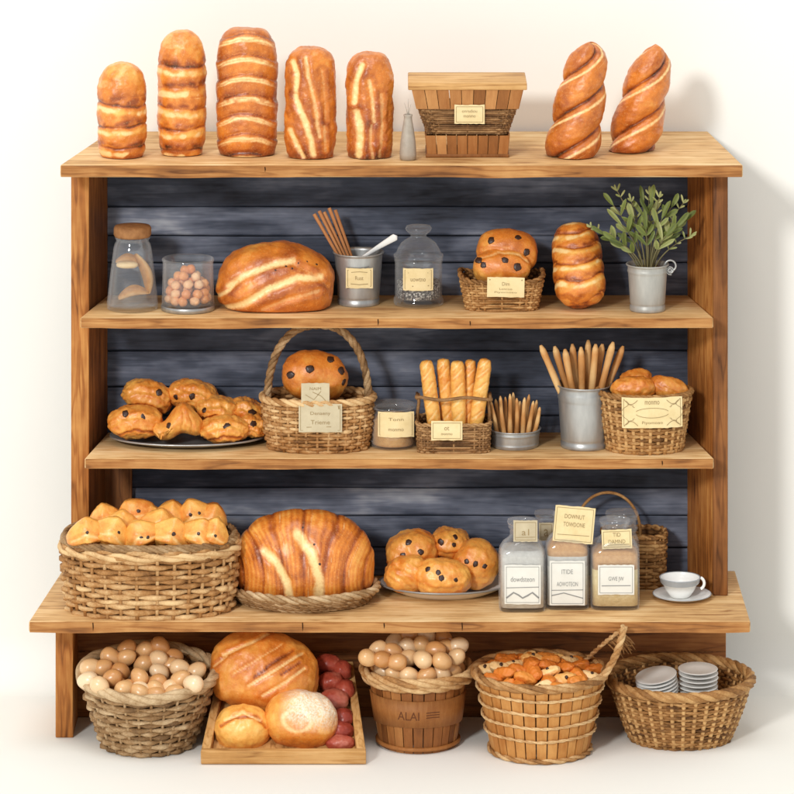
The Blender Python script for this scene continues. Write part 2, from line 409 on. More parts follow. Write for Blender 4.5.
def fr(x): return x - np.floor(x)
def bands(n, curve, W, dep=3.2, bulge=2.2, tilt=0.0, lim=None, off=0.0):
    def fn(u, ph, p):
        sx = p[:, 0] / (W / 2)
        q0 = np.round(u * n); q = u * n - curve * sx * sx + tilt * sx + 0.10 * np.sin(2.4 * q0 + 1) * sx + 0.10 * fbm(p, 0.07, n, 2) + 0.02 + off
        f = fr(q) if lim is None else np.where(q > lim, np.clip((q - lim) * 0.6, 0, 0.55), fr(q)); g = np.minimum(f, 1 - f)
        n1 = fbm(p, 0.05, n + 3, 2); n2 = fbm(p, 0.10, n + 7, 2)
        gr = np.exp(-(g / (0.05 + 0.03 * n1)) ** 2) * np.clip(0.75 + 0.9 * n1, 0.25, 1.1)
        disp = -dep * gr + bulge * np.sin(PI * f) ** 0.7
        bk = 0.34 * gr + np.clip(0.14 + 0.5 * n2, 0, 0.30) * np.exp(-((f - 0.16) / 0.13) ** 2) - 0.22 * np.exp(-((f - 0.70) / 0.16) ** 2)
        cut = np.clip(1.0 * np.exp(-((f - 0.70) / 0.14) ** 2) * np.clip(0.55 + 1.5 * n2 - 0.55 * sx, 0, 1.2), 0, 1)  # lit patches painted pale into the crust, stronger towards the left side
        return disp, bk, cut, cut * 0
    return fn
def arcs(n, W, curve=0.55, dep=2.6):
    def fn(u, ph, p):
        sx = p[:, 0] / (W / 2)
        f = fr(u * n + curve * sx * sx + 0.05 * fbm(p, 0.06, 3, 2)); g = np.minimum(f, 1 - f)
        st = 0.5 + 0.5 * np.sin(f * 40 + 5 * fbm(p, 0.05, 8, 2))
        disp = dep * (f - 0.5) - 0.9 * np.exp(-(g / 0.06) ** 2)
        bk = 0.26 * np.exp(-((f - 0.99) / 0.08) ** 2) + 0.10 * np.exp(-((f - 0.10) / 0.1) ** 2)
        cut = np.exp(-((f - 0.72) / 0.15) ** 2) * np.clip(1.25 - sx ** 2, 0, 1) * (0.55 + 0.55 * st)
        return disp, bk, cut, cut * 0
    return fn
def twist(T, W, k=2, dep=4.5, bulge=4.0, o=0.0):
    def fn(u, ph, p):
        f = fr(ph * k / (2 * PI) - T * u + o + 0.02 * fbm(p, 0.06, 2, 2)); g = np.minimum(f, 1 - f)
        disp = -dep * np.exp(-(g / 0.07) ** 2) + bulge * np.sin(PI * f) ** 0.7
        bk = 0.30 * np.exp(-(g / 0.05) ** 2) + 0.06
        st = 0.55 + 0.45 * np.sin(f * 90 + 3 * fbm(p, 0.05, 12, 2))
        cut = (0.75 * np.exp(-((f - 0.20) / 0.05) ** 2) + 0.45 * np.exp(-((f - 0.34) / 0.04) ** 2) * st)
        return disp, bk, cut, cut * 0
    return fn

def chip_mesh():
    m = bread(2.0, 1.7, 2.0, axis='z', e=0.75, nu=14, nv=18, seed=3, lump=0.25)
    m.move(0, 0, -1.0); return m
CHIP_ME = None
def chips(bun, spots, k, r=3.6, name='chocolate_chip'):
    """Each spot (x, z) is looked up on the front of the bun's own mesh."""
    global CHIP_ME
    me = bun.data
    co = np.empty(len(me.vertices) * 3); me.vertices.foreach_get('co', co); co = co.reshape(-1, 3) / k
    no = np.empty(len(me.vertices) * 3); me.vertices.foreach_get('normal', no); no = no.reshape(-1, 3)
    for (x, z) in spots:
        d = (co[:, 0] - x) ** 2 + (co[:, 2] + 0.25 * co[:, 1] * 0 - z) ** 2 + np.where(no[:, 1] > 0.15, 1e6, 0)
        i = int(np.argmin(d))
        if CHIP_ME is None:
            o = chip_mesh().build(name, M_CHIP, bun, k=1.0); CHIP_ME = o.data
        else:
            o = bpy.data.objects.new(name, CHIP_ME); COL.objects.link(o); o.parent = bun
        rr = r * rnd.uniform(0.85, 1.15)
        o.scale = (rr * k, rr * k * rnd.uniform(0.6, 1.0), rr * 0.32 * k)
        o.location = (co[i] - no[i] * 0.12 * rr) * k
        q = Vector((0, 0, 1)).rotation_difference(Vector(no[i]))
        o.rotation_mode = 'QUATERNION'; o.rotation_quaternion = q @ Quaternion((0, 0, 1), rnd.uniform(0, 6))

# ------------------------------------------------------------------ lettering and tags
_txt = {}
def text_geo(s):
    if s in _txt: return _txt[s]
    cu = bpy.data.curves.new('t', 'FONT'); cu.body = s; cu.align_x = 'CENTER'; cu.align_y = 'CENTER'; cu.size = 1.0; cu.resolution_u = 3
    ob = bpy.data.objects.new('t', cu); COL.objects.link(ob)
    dg = bpy.context.evaluated_depsgraph_get()
    me = bpy.data.meshes.new_from_object(ob.evaluated_get(dg))
    v = np.array([x.co[:] for x in me.vertices]); f = [tuple(p.vertices) for p in me.polygons]
    bpy.data.objects.remove(ob); bpy.data.curves.remove(cu); bpy.data.meshes.remove(me)
    _txt[s] = (v, f); return _txt[s]
for s in ('Dim', 'Rust', 'dowdsteon', 'a1', 'a', 'DOWNUT', 'TOWDONE', 'ITIDE', 'AOWOTEON', 'TID', 'DAMND', 'GWE JW', 'onrsdiou', 'Denaeny', 'Trieme', 'NAIM', 'Aa', 'Tonn', 'ALAI', 'ot', 'Lonroo', 'uowtno', 'monmo', 'Piyomoao'):
    text_geo(s)

def flat_rect(m, x0, x1, z0, z1, y): m.add([(x0, y, z0), (x1, y, z0), (x1, y, z1), (x0, y, z1)], [(0, 1, 2, 3)])
def ink_text(m, s, cx, cz, h, w, y):
    v, f = text_geo(s)
    ww = v[:, 0].max() - v[:, 0].min(); hh = v[:, 1].max() - v[:, 1].min()
    q = np.stack([(v[:, 0] - (v[:, 0].max() + v[:, 0].min()) / 2) * w / ww + cx, np.full(len(v), y), (v[:, 1] - (v[:, 1].max() + v[:, 1].min()) / 2) * h / hh + cz], -1)
    m.add(q, f)
def stroke(m, pts, w, y):
    pts = np.asarray(pts, float)
    t = np.gradient(pts, axis=0); t /= np.linalg.norm(t, axis=1, keepdims=True) + 1e-9
    n_ = np.stack([-t[:, 1], t[:, 0]], -1)
    a, b = pts + n_ * w / 2, pts - n_ * w / 2
    v = [(x, y, z) for x, z in a] + [(x, y, z) for x, z in b]; n = len(pts)
    m.add(v, [(i, i + 1, n + i + 1, n + i) for i in range(n - 1)])

def make_tag(parent, k, w, h, pos, lines, border=True, mat=None, ink=None, rot=(0, 0, 0), name='tag', thick=1.0, marks=(), bow=0.0, holes=False):
    """A little card facing the front; lines are (text, rel. height of centre, rel. letter height, rel. width)."""
    m = MB()
    nx = 12
    xs = np.linspace(-w / 2, w / 2, nx)
    rr = random.Random(int(w * 13 + h * 7))
    top = [h / 2 + rr.uniform(-0.35, 0.35) for _ in xs]; bot = [-h / 2 + rr.uniform(-0.35, 0.35) for _ in xs]
    yb = bow * (xs / (w / 2)) ** 2
    v = []
    for y in (0, thick):
        for i in range(nx): v.append((xs[i], yb[i] + y, bot[i]))
        for i in range(nx): v.append((xs[i], yb[i] + y, top[i]))
    f = []
    for i in range(nx - 1):
        f.append((i, i + 1, nx + i + 1, nx + i)); f.append((2 * nx + i + 1, 2 * nx + i, 3 * nx + i, 3 * nx + i + 1))
        f.append((nx + i, nx + i + 1, 3 * nx + i + 1, 3 * nx + i)); f.append((i + 1, i, 2 * nx + i, 2 * nx + i + 1))
    f.append((0, nx, 3 * nx, 2 * nx)); f.append((2 * nx - 1, nx - 1, 3 * nx - 1, 4 * nx - 1))
    m.add(v, f)
    o = m.build(name, mat or M_PAPER, parent, k=k, smooth=False)
    o.location = Vector(pos) * k; o.rotation_euler = rot
    i_ = MB(); y = -0.25
    for (s, cz, hh, ww) in lines: ink_text(i_, s, 0, (cz - 0.5) * h, hh * h, ww * w, y)
    if border:
        a, b = w / 2 - 1.8, h / 2 - 1.8
        for seg in (((-a, -b), (a, -b)), ((a, -b), (a, b)), ((a, b), (-a, b)), ((-a, b), (-a, -b))): stroke(i_, seg, 0.45, y)
    for (pts, lw) in marks: stroke(i_, [(px * w, pz * h) for px, pz in pts], lw, y)
    if i_.n:
        if bow: i_.tf(lambda v: np.stack([v[:, 0], v[:, 1] + bow * (v[:, 0] / (w / 2)) ** 2, v[:, 2]], -1))
        io = i_.build('lettering', ink or M_INK, o, k=k, smooth=False)
    return o

# ------------------------------------------------------------------ baskets
def woven(prof, h, nexp=2.0, Nst=30, rows=10, sr=2.4, amp=1.6, tone=(0.3, 0.8), tilt=0.0, stake_tone=0.6, floor_at=0.08, stake_r=0.8, coil=0.0):
    """Real weave: rows of withies passing in front of and behind upright stakes. prof(v) -> (rx, ry)."""
    m = MB()
    def ring(a, rx, ry):
        c, s_ = np.cos(a), np.sin(a)
        return np.stack([rx * np.sign(c) * np.abs(c) ** (2 / nexp), ry * np.sign(s_) * np.abs(s_) ** (2 / nexp)], -1)
    ns = Nst * 6
    a = np.linspace(0, 2 * PI, ns, endpoint=False)
    rad = h / rows * 0.54
    for r_ in range(rows):
        v = (r_ + 0.5) / rows
        rx, ry = prof(v)
        off = amp * np.cos(a * Nst / 2 + PI * (r_ % 2))
        xy = ring(a, 1, 1) * np.stack([rx + off, ry + off], -1)
        j = rnd.uniform(0, 6)
        z = v * h + 0.25 * rad * np.sin(3 * a + j) + coil * np.sin(a + j)
        rr = rad * (1 + 0.14 * np.sin(5 * a + 2 * j) + 0.08 * np.sin(17 * a + j))
        tube(m, np.column_stack([xy, z]), rr, 6, True, tone=np.clip(rnd.uniform(*tone) + 0.14 * np.sin(4 * a + j) + 0.1 * np.sin(11 * a + 3 * j), 0, 1))
    for s_ in range(Nst):
        aa = np.array([2 * PI * (s_ + 0.0) / Nst])
        vs = np.linspace(0.0, 1.0, 7)
        pts = []
        for v in vs:
            rx, ry = prof(v); q = ring(aa, rx, ry)[0]; pts.append((q[0], q[1], v * h))
        tube(m, pts, sr * stake_r, 6, tone=stake_tone + rnd.uniform(-0.12, 0.12))
    vs = np.linspace(0, 1, 8); al = np.linspace(0, 2 * PI, 64, endpoint=False)
    vv = []
    for v in vs:
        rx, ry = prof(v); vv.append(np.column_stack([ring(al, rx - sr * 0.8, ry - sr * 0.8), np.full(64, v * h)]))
    m.add(np.concatenate(vv), grid_faces(8, 64, True), tone=0.05)  # dark inner shell puts the shade of the weave gaps into the colour
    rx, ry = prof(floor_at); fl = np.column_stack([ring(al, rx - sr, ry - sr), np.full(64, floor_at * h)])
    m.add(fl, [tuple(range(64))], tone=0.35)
    if tilt: m.tf(lambda v: np.column_stack([v[:, 0], v[:, 1], v[:, 2] + tilt * v[:, 1] / prof(1)[1] * (v[:, 2] / h)]))
    return m
def ring_pts(rx, ry, z, nexp=2.0, n=220, tilt=0.0, wob=0.0):
    a = np.linspace(0, 2 * PI, n, endpoint=False); c, s_ = np.cos(a), np.sin(a)
    x = rx * np.sign(c) * np.abs(c) ** (2 / nexp); y = ry * np.sign(s_) * np.abs(s_) ** (2 / nexp)
    return np.column_stack([x, y, z + tilt * y / ry + wob * np.sin(5 * a)])
def lerp_prof(rb, rt, sq, bulge=0.0, sqb=None):
    sqb = sqb or sq
    def f(v):
        r = rb + (rt - rb) * v + bulge * math.sin(PI * v); return r, r * (sqb + (sq - sqb) * v)
    return f

def basket_root(name, label, px, K, py_front, rb, sq, cat='basket', yc=None):
    Y = Yof(K, py_front) + rb * sq if yc is None else yc
    return thing(name, label, cat, onto(px, Y, K)), Y, S * sc(Y), pyof(K, Y)

# ================================================================== THE SETTING
WALL_Y = 174 * S
def setting():
    m = MB()
    R = 0.1
    m.add([(-6, -11, 0), (6, -11, 0), (6, WALL_Y - R, 0), (-6, WALL_Y - R, 0)], [(0, 1, 2, 3)])
    o = m.build('floor', M_SETTING, k=1.0); o['kind'] = 'structure'
    w = MB(); pts = []
    for i in range(13):
        t = PI / 2 * i / 12
        pts.append((WALL_Y - R + R * math.sin(t), R - R * math.cos(t)))
    pts.append((WALL_Y, 5.0))
    v = [(-6, y, z) for y, z in pts] + [(6, y, z) for y, z in pts]; n = len(pts)
    w.add(v, [(i, n + i, n + i + 1, i + 1) for i in range(n - 1)])
    o = w.build('wall', M_SETTING, k=1.0); o['kind'] = 'structure'
setting()

# ================================================================== THE SHELF UNIT
cab = thing('bakery_shelf_unit', 'open wooden bakery shelf unit with dark slate blue plank back and wide counter ledge', 'shelf unit', (0, 0, 0))
def wx(px, Y): return xof(px, Y) / S
def wz(py, Y): return (ZC - (py - YH) * S * sc(Y)) / S
BACK = 85.0
zt, zu, zl, zg = [zof(K) / S for K in (K_TOP, K_UP, K_LOW, K_LEDGE)]
def seams(m, x0, x1, y, z0, z1, xs):
    for x in xs: box(m, x - 0.35, x + 0.35, y - 0.25, y + 2, z0 + 0.6, z1 - 0.6, 0)
def board(name, z, thick, yf, yb, pl, pr, bl, br, cracks=()):
    m = MB()
    prism(m, [(wx(pl, yf), yf), (wx(pr, yf), yf), (wx(br, yb), yb), (wx(bl, yb), yb)], z - thick, z, 1.4)
    # a handcut board is never quite straight
    def wob(v):
        v = v.copy(); d = np.exp(-((v[:, 1] - yf) / 14) ** 2)
        return v
    o = m.build(name, M_WOOD_X, cab)
    e = MB()
    n = 60; xs = np.linspace(wx(pl, yf) + 1.2, wx(pr, yf) - 1.2, n)
    rr = random.Random(len(name) * 3 + int(z)); q1, q2 = rr.uniform(0, 6), rr.uniform(0, 6)
    b = [z - thick + 0.5 - 0.7 * math.sin(x * 0.021 + q1) - 0.4 * math.sin(x * 0.06 + q2) for x in xs]
    v = [(x, yf - 1.6, bz) for x, bz in zip(xs, b)] + [(x, yf - 1.6, z - 0.9) for x in xs] + [(x, yf + 0.3, bz) for x, bz in zip(xs, b)] + [(x, yf + 0.3, z - 0.5) for x in xs]
    f = []
    for i in range(n - 1):
        f += [(i, i + 1, n + i + 1, n + i), (n + i, n + i + 1, 3 * n + i + 1, 3 * n + i), (i + 1, i, 2 * n + i, 2 * n + i + 1)]
    f += [(0, n, 3 * n, 2 * n), (n - 1, 3 * n - 1, 4 * n - 1, 2 * n - 1)]
    e.add(v, f); e.build('front_edging', M_WOOD_EDGE, o, smooth=False)
    if cracks:
        for (cx_, h0, h1) in cracks:
            c = MB()
            x = wx(cx_, yf); tone = 0
            c.add([(x - 0.5, yf - 1.75, z - h0), (x + 0.5, yf - 1.75, z - h0), (x + 0.9, yf - 1.75, z - (h0 + h1) / 2), (x + 0.1, yf - 1.75, z - h1), (x - 0.3, yf - 1.75, z - (h0 + h1) / 2)], [(0, 1, 2, 3, 4)])
            c.build('edge_crack', M_CRACK, o, smooth=False)
    return o
M_CRACK = ramp_mat('dark split in wood', ((0.0, (44, 26, 14)), (1.0, (66, 40, 22))), rough=0.9, spec=0.1)
SIDE_F = 10.0
board('top_board', zt, 12.2, -40, 166, 60, 743, 110, 708, ((265, 1.5, 7),))
board('shelf', zu, 10.4, -30, BACK - 1, 80, 713.5, 107.5, 688, ((378, 1, 8), (470, 3, 8)))
board('shelf', zl, 10.4, -30, BACK - 1, 84.5, 714, 108, 688, ((662, 2, 7),))
board('counter_ledge', zg, 10.6, -85, BACK + 22, 28.7, 750.5, 62, 735, ((93, 0.6, 9.6), (302.5, 0.6, 9.6), (384, 1, 7), (462, 0.6, 9.6)))
# side panels: a narrow stile in front, the inner face splayed towards the back boards
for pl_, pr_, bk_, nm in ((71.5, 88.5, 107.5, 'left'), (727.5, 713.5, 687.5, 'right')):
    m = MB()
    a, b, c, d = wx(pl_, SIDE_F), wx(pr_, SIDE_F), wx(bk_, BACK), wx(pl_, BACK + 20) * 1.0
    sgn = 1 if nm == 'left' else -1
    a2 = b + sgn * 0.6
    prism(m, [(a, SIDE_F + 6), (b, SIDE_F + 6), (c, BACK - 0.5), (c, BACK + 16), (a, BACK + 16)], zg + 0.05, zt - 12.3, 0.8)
    o = m.build('side_panel', M_WOOD_DARK if nm == 'left' else M_WOOD_Z, cab)  # pine tone carries the side light: left inner face shaded, right one lit
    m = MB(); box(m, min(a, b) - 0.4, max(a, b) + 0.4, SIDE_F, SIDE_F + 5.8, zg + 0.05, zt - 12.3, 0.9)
    m.build('stile', M_WOOD_Z if nm == 'left' else M_WOOD_DARK, o)  # reversed on the stiles: left in the lit tone, right in the shaded
m = MB(); box(m, wx(104, BACK), wx(132, BACK - 6), BACK - 9, BACK - 0.5, zg + 0.05, zl - 10.6, 0.8)
m.build('inner_post', M_WOOD_DARK, cab)
# back boards
def planks(name, pys, top, bot, x0, x1, tones):
    m = MB()
    zs = [top] + [wz(p, BACK) for p in pys] + [bot]
    for i in range(len(zs) - 1):
        lap = rnd.uniform(0.4, 1.8)
        n = 24; xs = np.linspace(x0, x1, n); q = rnd.uniform(0, 9)
        hi = zs[i] - (0.7 if i else 0); lo = zs[i + 1] + 0.7
        yb = BACK + 2.4
        z1 = [hi + 0.35 * math.sin(x * 0.03 + q) for x in xs]; z0 = [lo + 0.35 * math.sin(x * 0.023 + q * 2) for x in xs]
        v = []
        for (yy, zz, dz) in ((BACK + 1.0 + lap, z1, 0), (BACK + 0.2 + lap, z1, -1.4), (BACK - 1.6 + lap, z0, 1.4), (BACK - 0.4 + lap, z0, 0), (yb + 4, z0, 0), (yb + 4, z1, 0)):
            v += [(x, yy, z + dz) for x, z in zip(xs, zz)]
        f = [(r * n + j, r * n + j + 1, (r + 1) * n + j + 1, (r + 1) * n + j) for r in range(5) for j in range(n - 1)]
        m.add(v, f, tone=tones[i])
    m.add([(x0, BACK + 5, top), (x1, BACK + 5, top), (x1, BACK + 5, bot), (x0, BACK + 5, bot)], [(0, 1, 2, 3)], tone=0.0)
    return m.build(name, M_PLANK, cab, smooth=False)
xL, xR = wx(106, BACK), wx(689, BACK)
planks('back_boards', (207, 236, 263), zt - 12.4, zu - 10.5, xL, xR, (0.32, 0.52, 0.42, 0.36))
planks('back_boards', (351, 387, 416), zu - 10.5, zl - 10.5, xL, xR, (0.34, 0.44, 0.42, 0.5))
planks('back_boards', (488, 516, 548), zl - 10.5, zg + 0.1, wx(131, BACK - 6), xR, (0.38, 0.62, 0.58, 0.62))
# base below the ledge
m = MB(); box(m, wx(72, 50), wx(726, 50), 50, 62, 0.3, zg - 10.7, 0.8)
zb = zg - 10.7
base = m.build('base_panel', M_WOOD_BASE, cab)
m = MB()
for pz in (30, 66): box(m, wx(72, 50) + 0.5, wx(726, 50) - 0.5, 49.3, 50.5, pz, pz + 0.9, 0)
m.build('board_joint', M_WOOD_DARK, base)
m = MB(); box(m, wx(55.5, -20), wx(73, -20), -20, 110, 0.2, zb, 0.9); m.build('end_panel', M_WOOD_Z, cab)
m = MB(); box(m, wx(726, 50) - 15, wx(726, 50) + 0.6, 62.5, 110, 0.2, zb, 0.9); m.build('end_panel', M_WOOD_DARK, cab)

# ================================================================== TOP BOARD
def foot(p2, h):
    # the end a loaf stands on is blunter than its domed top
    return p2
def upright(name, label, cx, w, ytop, ybot, dr=0.9, group=None, lean=0.0, cat='bread', **kw):
    D = w * dr
    Y = Yof(K_TOP, ybot) + D / 2 * 0.9
    h = pyof(K_TOP, Y) - ytop
    tp = kw.pop('taper', 0.0)
    if lean: kw['bend'] = lambda p: np.column_stack([p[:, 0] * (1 - tp * (p[:, 2] / h - 0.3)) + lean * (p[:, 2] / h - 0.5), p[:, 1] * (1 - tp * (p[:, 2] / h - 0.3)), p[:, 2]])
    m = bread(h * 1.10, w * 0.97, D, axis='z', flat=0.105, nu=180, nv=104, **kw)
    o = m.build(name, M_BREAD, k=S * sc(Y), loc=onto(cx, Y, K_TOP))
    return tag(o, label, cat, group)
GT = 'loaves standing on the top board'
upright('banded_loaf', 'shortest upright loaf with four brown bulging bands, at the end of the top board', 122, 50, 62, 160, e=0.5, er=0.8, fn=bands(5.0, 0.05, 50, 1.0, 0.5, lim=3.0, off=-0.07), seed=2, bake=0.52, group=GT)
upright('banded_loaf', 'tall slim upright loaf with five bulging bands on the top board', 182, 49, 29, 157.5, e=0.45, er=0.8, fn=bands(6.67, 0.05, 49, 0.9, 0.4, lim=5.0), seed=5, bake=0.50, group=GT)
upright('slashed_loaf', 'widest upright loaf with pale curved slashes across it on the top board', 247, 63, 26, 158, e=0.38, er=0.6, dr=0.75, fn=arcs(7.2, 63, 0.6, 1.2), seed=8, bake=0.60, group=GT)
def swirl(pts, hw=3.0, dep=1.6, cs=0.95): return (pts, hw, dep, cs)
upright('scored_loaf', 'upright oblong loaf with wavy pale lengthwise cuts, beside the widest slashed loaf', 310.5, 53, 46, 160, e=0.42, er=0.62, dr=0.8, seed=11, bake=0.58, group=GT, lump=1.6,
        strokes=[swirl([(-17, 48), (-13, 36), (-15, 18)], 5.0, 1.4, 0.95), swirl([(-15, 14), (-8, -4), (0, -26), (3, -44)], 6.0, 1.8, 1.0), swirl([(-5, 52), (0, 26), (6, 2), (9, -26)], 4.6, 1.3, 0.6),
                 swirl([(-20, -20), (-14, -34), (-7, -46)], 5.2, 1.3, 0.9), swirl([(12, 40), (15, 14), (16, -10)], 4.0, 1.0, 0.35), swirl([(14, -16), (15, -40)], 4.0, 0.9, 0.45)])
upright('scored_loaf', 'slimmer upright oblong loaf with teardrop pale cuts, next to the small grey bottle', 369.5, 48.5, 51, 160, e=0.42, er=0.62, dr=0.8, seed=14, bake=0.58, group=GT, lump=1.6,
        strokes=[swirl([(-7, 48), (-13, 32), (-15, 10)], 5.2, 1.3, 0.95), swirl([(-13, 0), (-9, -14), (-11, -42)], 7.0, 1.6, 1.0), swirl([(0, 32), (3, 14), (5, -8)], 5.0, 1.6, 0.6),
                 swirl([(2, -12), (1, -30), (3, -46)], 4.0, 1.0, 0.5), swirl([(12, 18), (13, -14), (11, -44)], 4.2, 0.9, 0.45)])
upright('twisted_loaf', 'larger twisted loaf leaning on its end, beside the lidded basket on top', 580, 45, 47, 159.5, e=0.55, er=0.75, dr=0.95, fn=twist(2.9, 45, o=0.1, dep=1.6, bulge=5.6), seed=17, bake=0.52, taper=0.26, lean=19, group='twisted loaves on the top board')
upright('twisted_loaf', 'smaller twisted loaf leaning on its end, nearest the bare end of the top board', 643, 43, 50, 153.5, e=0.55, er=0.75, dr=0.95, fn=twist(2.5, 43, o=0.45, dep=1.6, bulge=5.6), seed=23, bake=0.52, taper=0.26, lean=23, group='twisted loaves on the top board')

# small bottle with sprigs
Y = Yof(K_TOP, 161) + 7; k = S * sc(Y)
r = thing('stoneware_bottle', 'small grey stoneware bottle holding thin dry sprigs on the top board', 'bottle', onto(408, Y, K_TOP))
m = MB(); lathe(m, [(6.5, 0), (8.2, 1.2), (8.4, 6), (7.6, 18), (5.6, 32), (4.2, 40), (4.0, 43), (4.6, 44.5), (4.4, 45.5), (3.2, 45.5), (3.0, 40)], 32)
m.build('body', M_STONE, r, k=k)
for i, (dx, h_) in enumerate(((-4, 57), (0.5, 61), (3.5, 56))):
    s_ = MB(); t = np.linspace(0, 1, 8)
    tube(s_, np.column_stack([dx * t ** 1.6 * 0.9, 0.6 * i * t, 40 + (h_ - 40) * t]), 0.45 * (1.1 - 0.7 * t), 5); s_.build('sprig', M_STONE, r, k=k)

# slat box below and the lidded basket on it
Yf = Yof(K_TOP, 158.0); DEP = 62; Y = Yf + DEP / 2; k = S * sc(Y); py0 = pyof(K_TOP, Y)
def slat_walls(m, w0, d0, z0, w1, d1, z1, nx, ny, th=1.6, inset=0.35):
    rr = random.Random(int(w0 * 7 + nx))
    for side in range(4):
        n = nx if side % 2 == 0 else ny
        for i in range(n):
            ta, tb = i / n, (i + 1) / n
            pts = []
            for (w, d, z) in ((w0, d0, z0), (w1, d1, z1)):
                if side == 0: q = [(-w / 2 + w * ta + inset, -d / 2), (-w / 2 + w * tb - inset, -d / 2)]; nn = (0, -1)
                elif side == 1: q = [(w / 2, -d / 2 + d * ta + inset), (w / 2, -d / 2 + d * tb - inset)]; nn = (1, 0)
                elif side == 2: q = [(w / 2 - w * ta - inset, d / 2), (w / 2 - w * tb + inset, d / 2)]; nn = (0, 1)
                else: q = [(-w / 2, d / 2 - d * ta - inset), (-w / 2, d / 2 - d * tb + inset)]; nn = (-1, 0)
                pts += [(x, y, z) for x, y in q]
            jit = rr.uniform(0, 0.5)
            v = [(x + nn[0] * jit, y + nn[1] * jit, z) for x, y, z in pts] + [(x - nn[0] * th, y - nn[1] * th, z) for x, y, z in pts]
            m.add(v, [(0, 1, 3, 2), (5, 4, 6, 7), (1, 5, 7, 3), (4, 0, 2, 6), (2, 3, 7, 6), (4, 5, 1, 0)], tone=rr.uniform(0.3, 0.85))
r = thing('slat_box', 'low wooden slat box carrying the lidded basket on the top board', 'box', onto(467, Y, K_TOP))
m = MB(); slat_walls(m, 80, DEP - 6, 3, 84, DEP - 2, 22, 8, 6); box(m, -39, 39, -DEP / 2 + 5, DEP / 2 - 5, 2, 4, 0.4, tone=0.4)
m.build('slats', M_SLAT, r, k=k, smooth=False)
m = MB(); box(m, -41.5, 41.5, -DEP / 2 + 1.6, DEP / 2 - 1.6, 0.1, 3.4, 0.8, tone=0.25); m.build('bottom_rail', M_SLAT, r, k=k)
zb0 = 22.6
r = thing('lidded_basket', 'tapered basket with slatted collar and flat wooden lid, standing on a slat box', 'basket', onto(467, Y, K_TOP, zb0))
hb = py0 - zb0 - 86.5 + 2
def boxprof(v): w = 37 + (48.5 - 37) * v; return w, 26 + 6 * v
hw = hb * 0.60
m = woven(lambda v: (39.5 + 9.5 * v, 26 + 5 * v), hw, nexp=9, Nst=40, rows=13, sr=1.0, amp=0.7, tone=(0.2, 0.6), stake_tone=0.4)
m.build('woven_body', M_WICK_DRK, r, k=k)
m = MB(); slat_walls(m, 101, 65, hw - 1, 110, 71, hb, 9, 6, inset=0.3); m.build('slat_collar', M_SLAT, r, k=k, smooth=False)
m = MB(); box(m, -59, 59, -37, 37, hb + 0.1, hb + 7, 1.0); m.build('lid', wood('lid pine', (150, 100, 52), (206, 158, 98), (232, 192, 138), 'x'), r, k=k)
make_tag(r, k, 30, 19, (2, -34.4, hw - 6), [('onrsdiou', 0.68, 0.16, 0.5), ('monmo', 0.4, 0.12, 0.4)], rot=(0.08, 0, 0))

# ================================================================== UPPER SHELF
def glass_shell(m, outer, th=1.3, n=56, nexp=2.0, base=2.5):
    inner = [(max(r - th, 0.2), z) for r, z in outer if z > base][::-1]
    inner.append((max(inner[-1][0] - 0.6, 0.2), base)); 
    lathe(m, [(0.1, 0)] + list(outer) + inner + [(0.1, base)], n, nexp=nexp, cap=False)

# tall conical jar with cork lid
Y = Yof(K_UP, 313.5) + 24; k = S * sc(Y); py0 = pyof(K_UP, Y)
r = thing('corked_jar', 'tall tapering glass jar with a cork lid and dried mushrooms inside', 'jar', onto(132.5, Y, K_UP))
hj = py0 - 237
m = MB(); glass_shell(m, [(23, 0), (25.2, 1), (25.5, 6), (22.6, hj * 0.45), (19.2, hj * 0.82), (18.0, hj * 0.90), (16.2, hj * 0.94), (16.4, hj * 0.97), (17.4, hj * 0.985), (17.2, hj)], base=4); m.build('glass', M_GLASS, r, k=k)
m = MB(); lathe(m, [(15, hj + 0.4), (17.5, hj + 0.6), (18.8, hj + 3), (18.8, hj + 9), (17.6, hj + 11.2), (9, hj + 11.8)], 40); m.build('cork_lid', M_CORK, r, k=k)
for i, (x0, z0, x1, z1, rr_, lab) in enumerate(((-14, 10, 16, 16, 9, 'lowest'), (16, 14, 3, 54, 9, 'upright'), (-17, 46, 9, 44, 7, 'middle'))):
    mm = MB(); t = np.linspace(0, 1, 16)
    n = 14
    cx = x0 + (x1 - x0) * t; cz = z0 + (z1 - z0) * t + 5 * np.sin(PI * t) * (1 if i != 1 else 0)
    if i == 1: cx = cx + 5 * np.sin(PI * t)
    wdt = rr_ * np.sin(PI * (0.06 + 0.9 * t)) ** 0.6
    v = []
    for j in range(len(t)):
        for q in range(n):
            a = 2 * PI * q / n
            nx_, nz_ = -(z1 - z0), (x1 - x0); ln = math.hypot(nx_, nz_); nx_, nz_ = nx_ / ln, nz_ / ln
            v.append((cx[j] + nx_ * math.cos(a) * wdt[j] * 0.62, math.sin(a) * wdt[j] * 0.42 - 2 + 2 * i, cz[j] + nz_ * math.cos(a) * wdt[j] * 0.62))
    mm.add(v, grid_faces(16, n, True) + [tuple(range(n)), tuple(15 * n + q for q in range(n - 1, -1, -1))], tone=0.5 + 0.3 * np.sin(np.arange(len(v)) * 0.9))
    o = mm.build('dried_mushroom', M_DRIED, k=k, loc=onto(132.5, Y, K_UP, 0.8))
    tag(o, {'lowest': 'dried mushroom slice lying on the bottom of the corked jar', 'upright': 'long dried mushroom stalk standing upright inside the corked jar', 'middle': 'oval mushroom cap with pale underside lying across the corked jar'}[lab], 'mushroom', 'dried mushrooms in the corked jar')
mm = bread(22, 7, 11, axis='x', e=0.8, nu=20, nv=24, seed=4, lump=0.3); mm.a['tone'] = [np.full(mm.n, 0.95)]
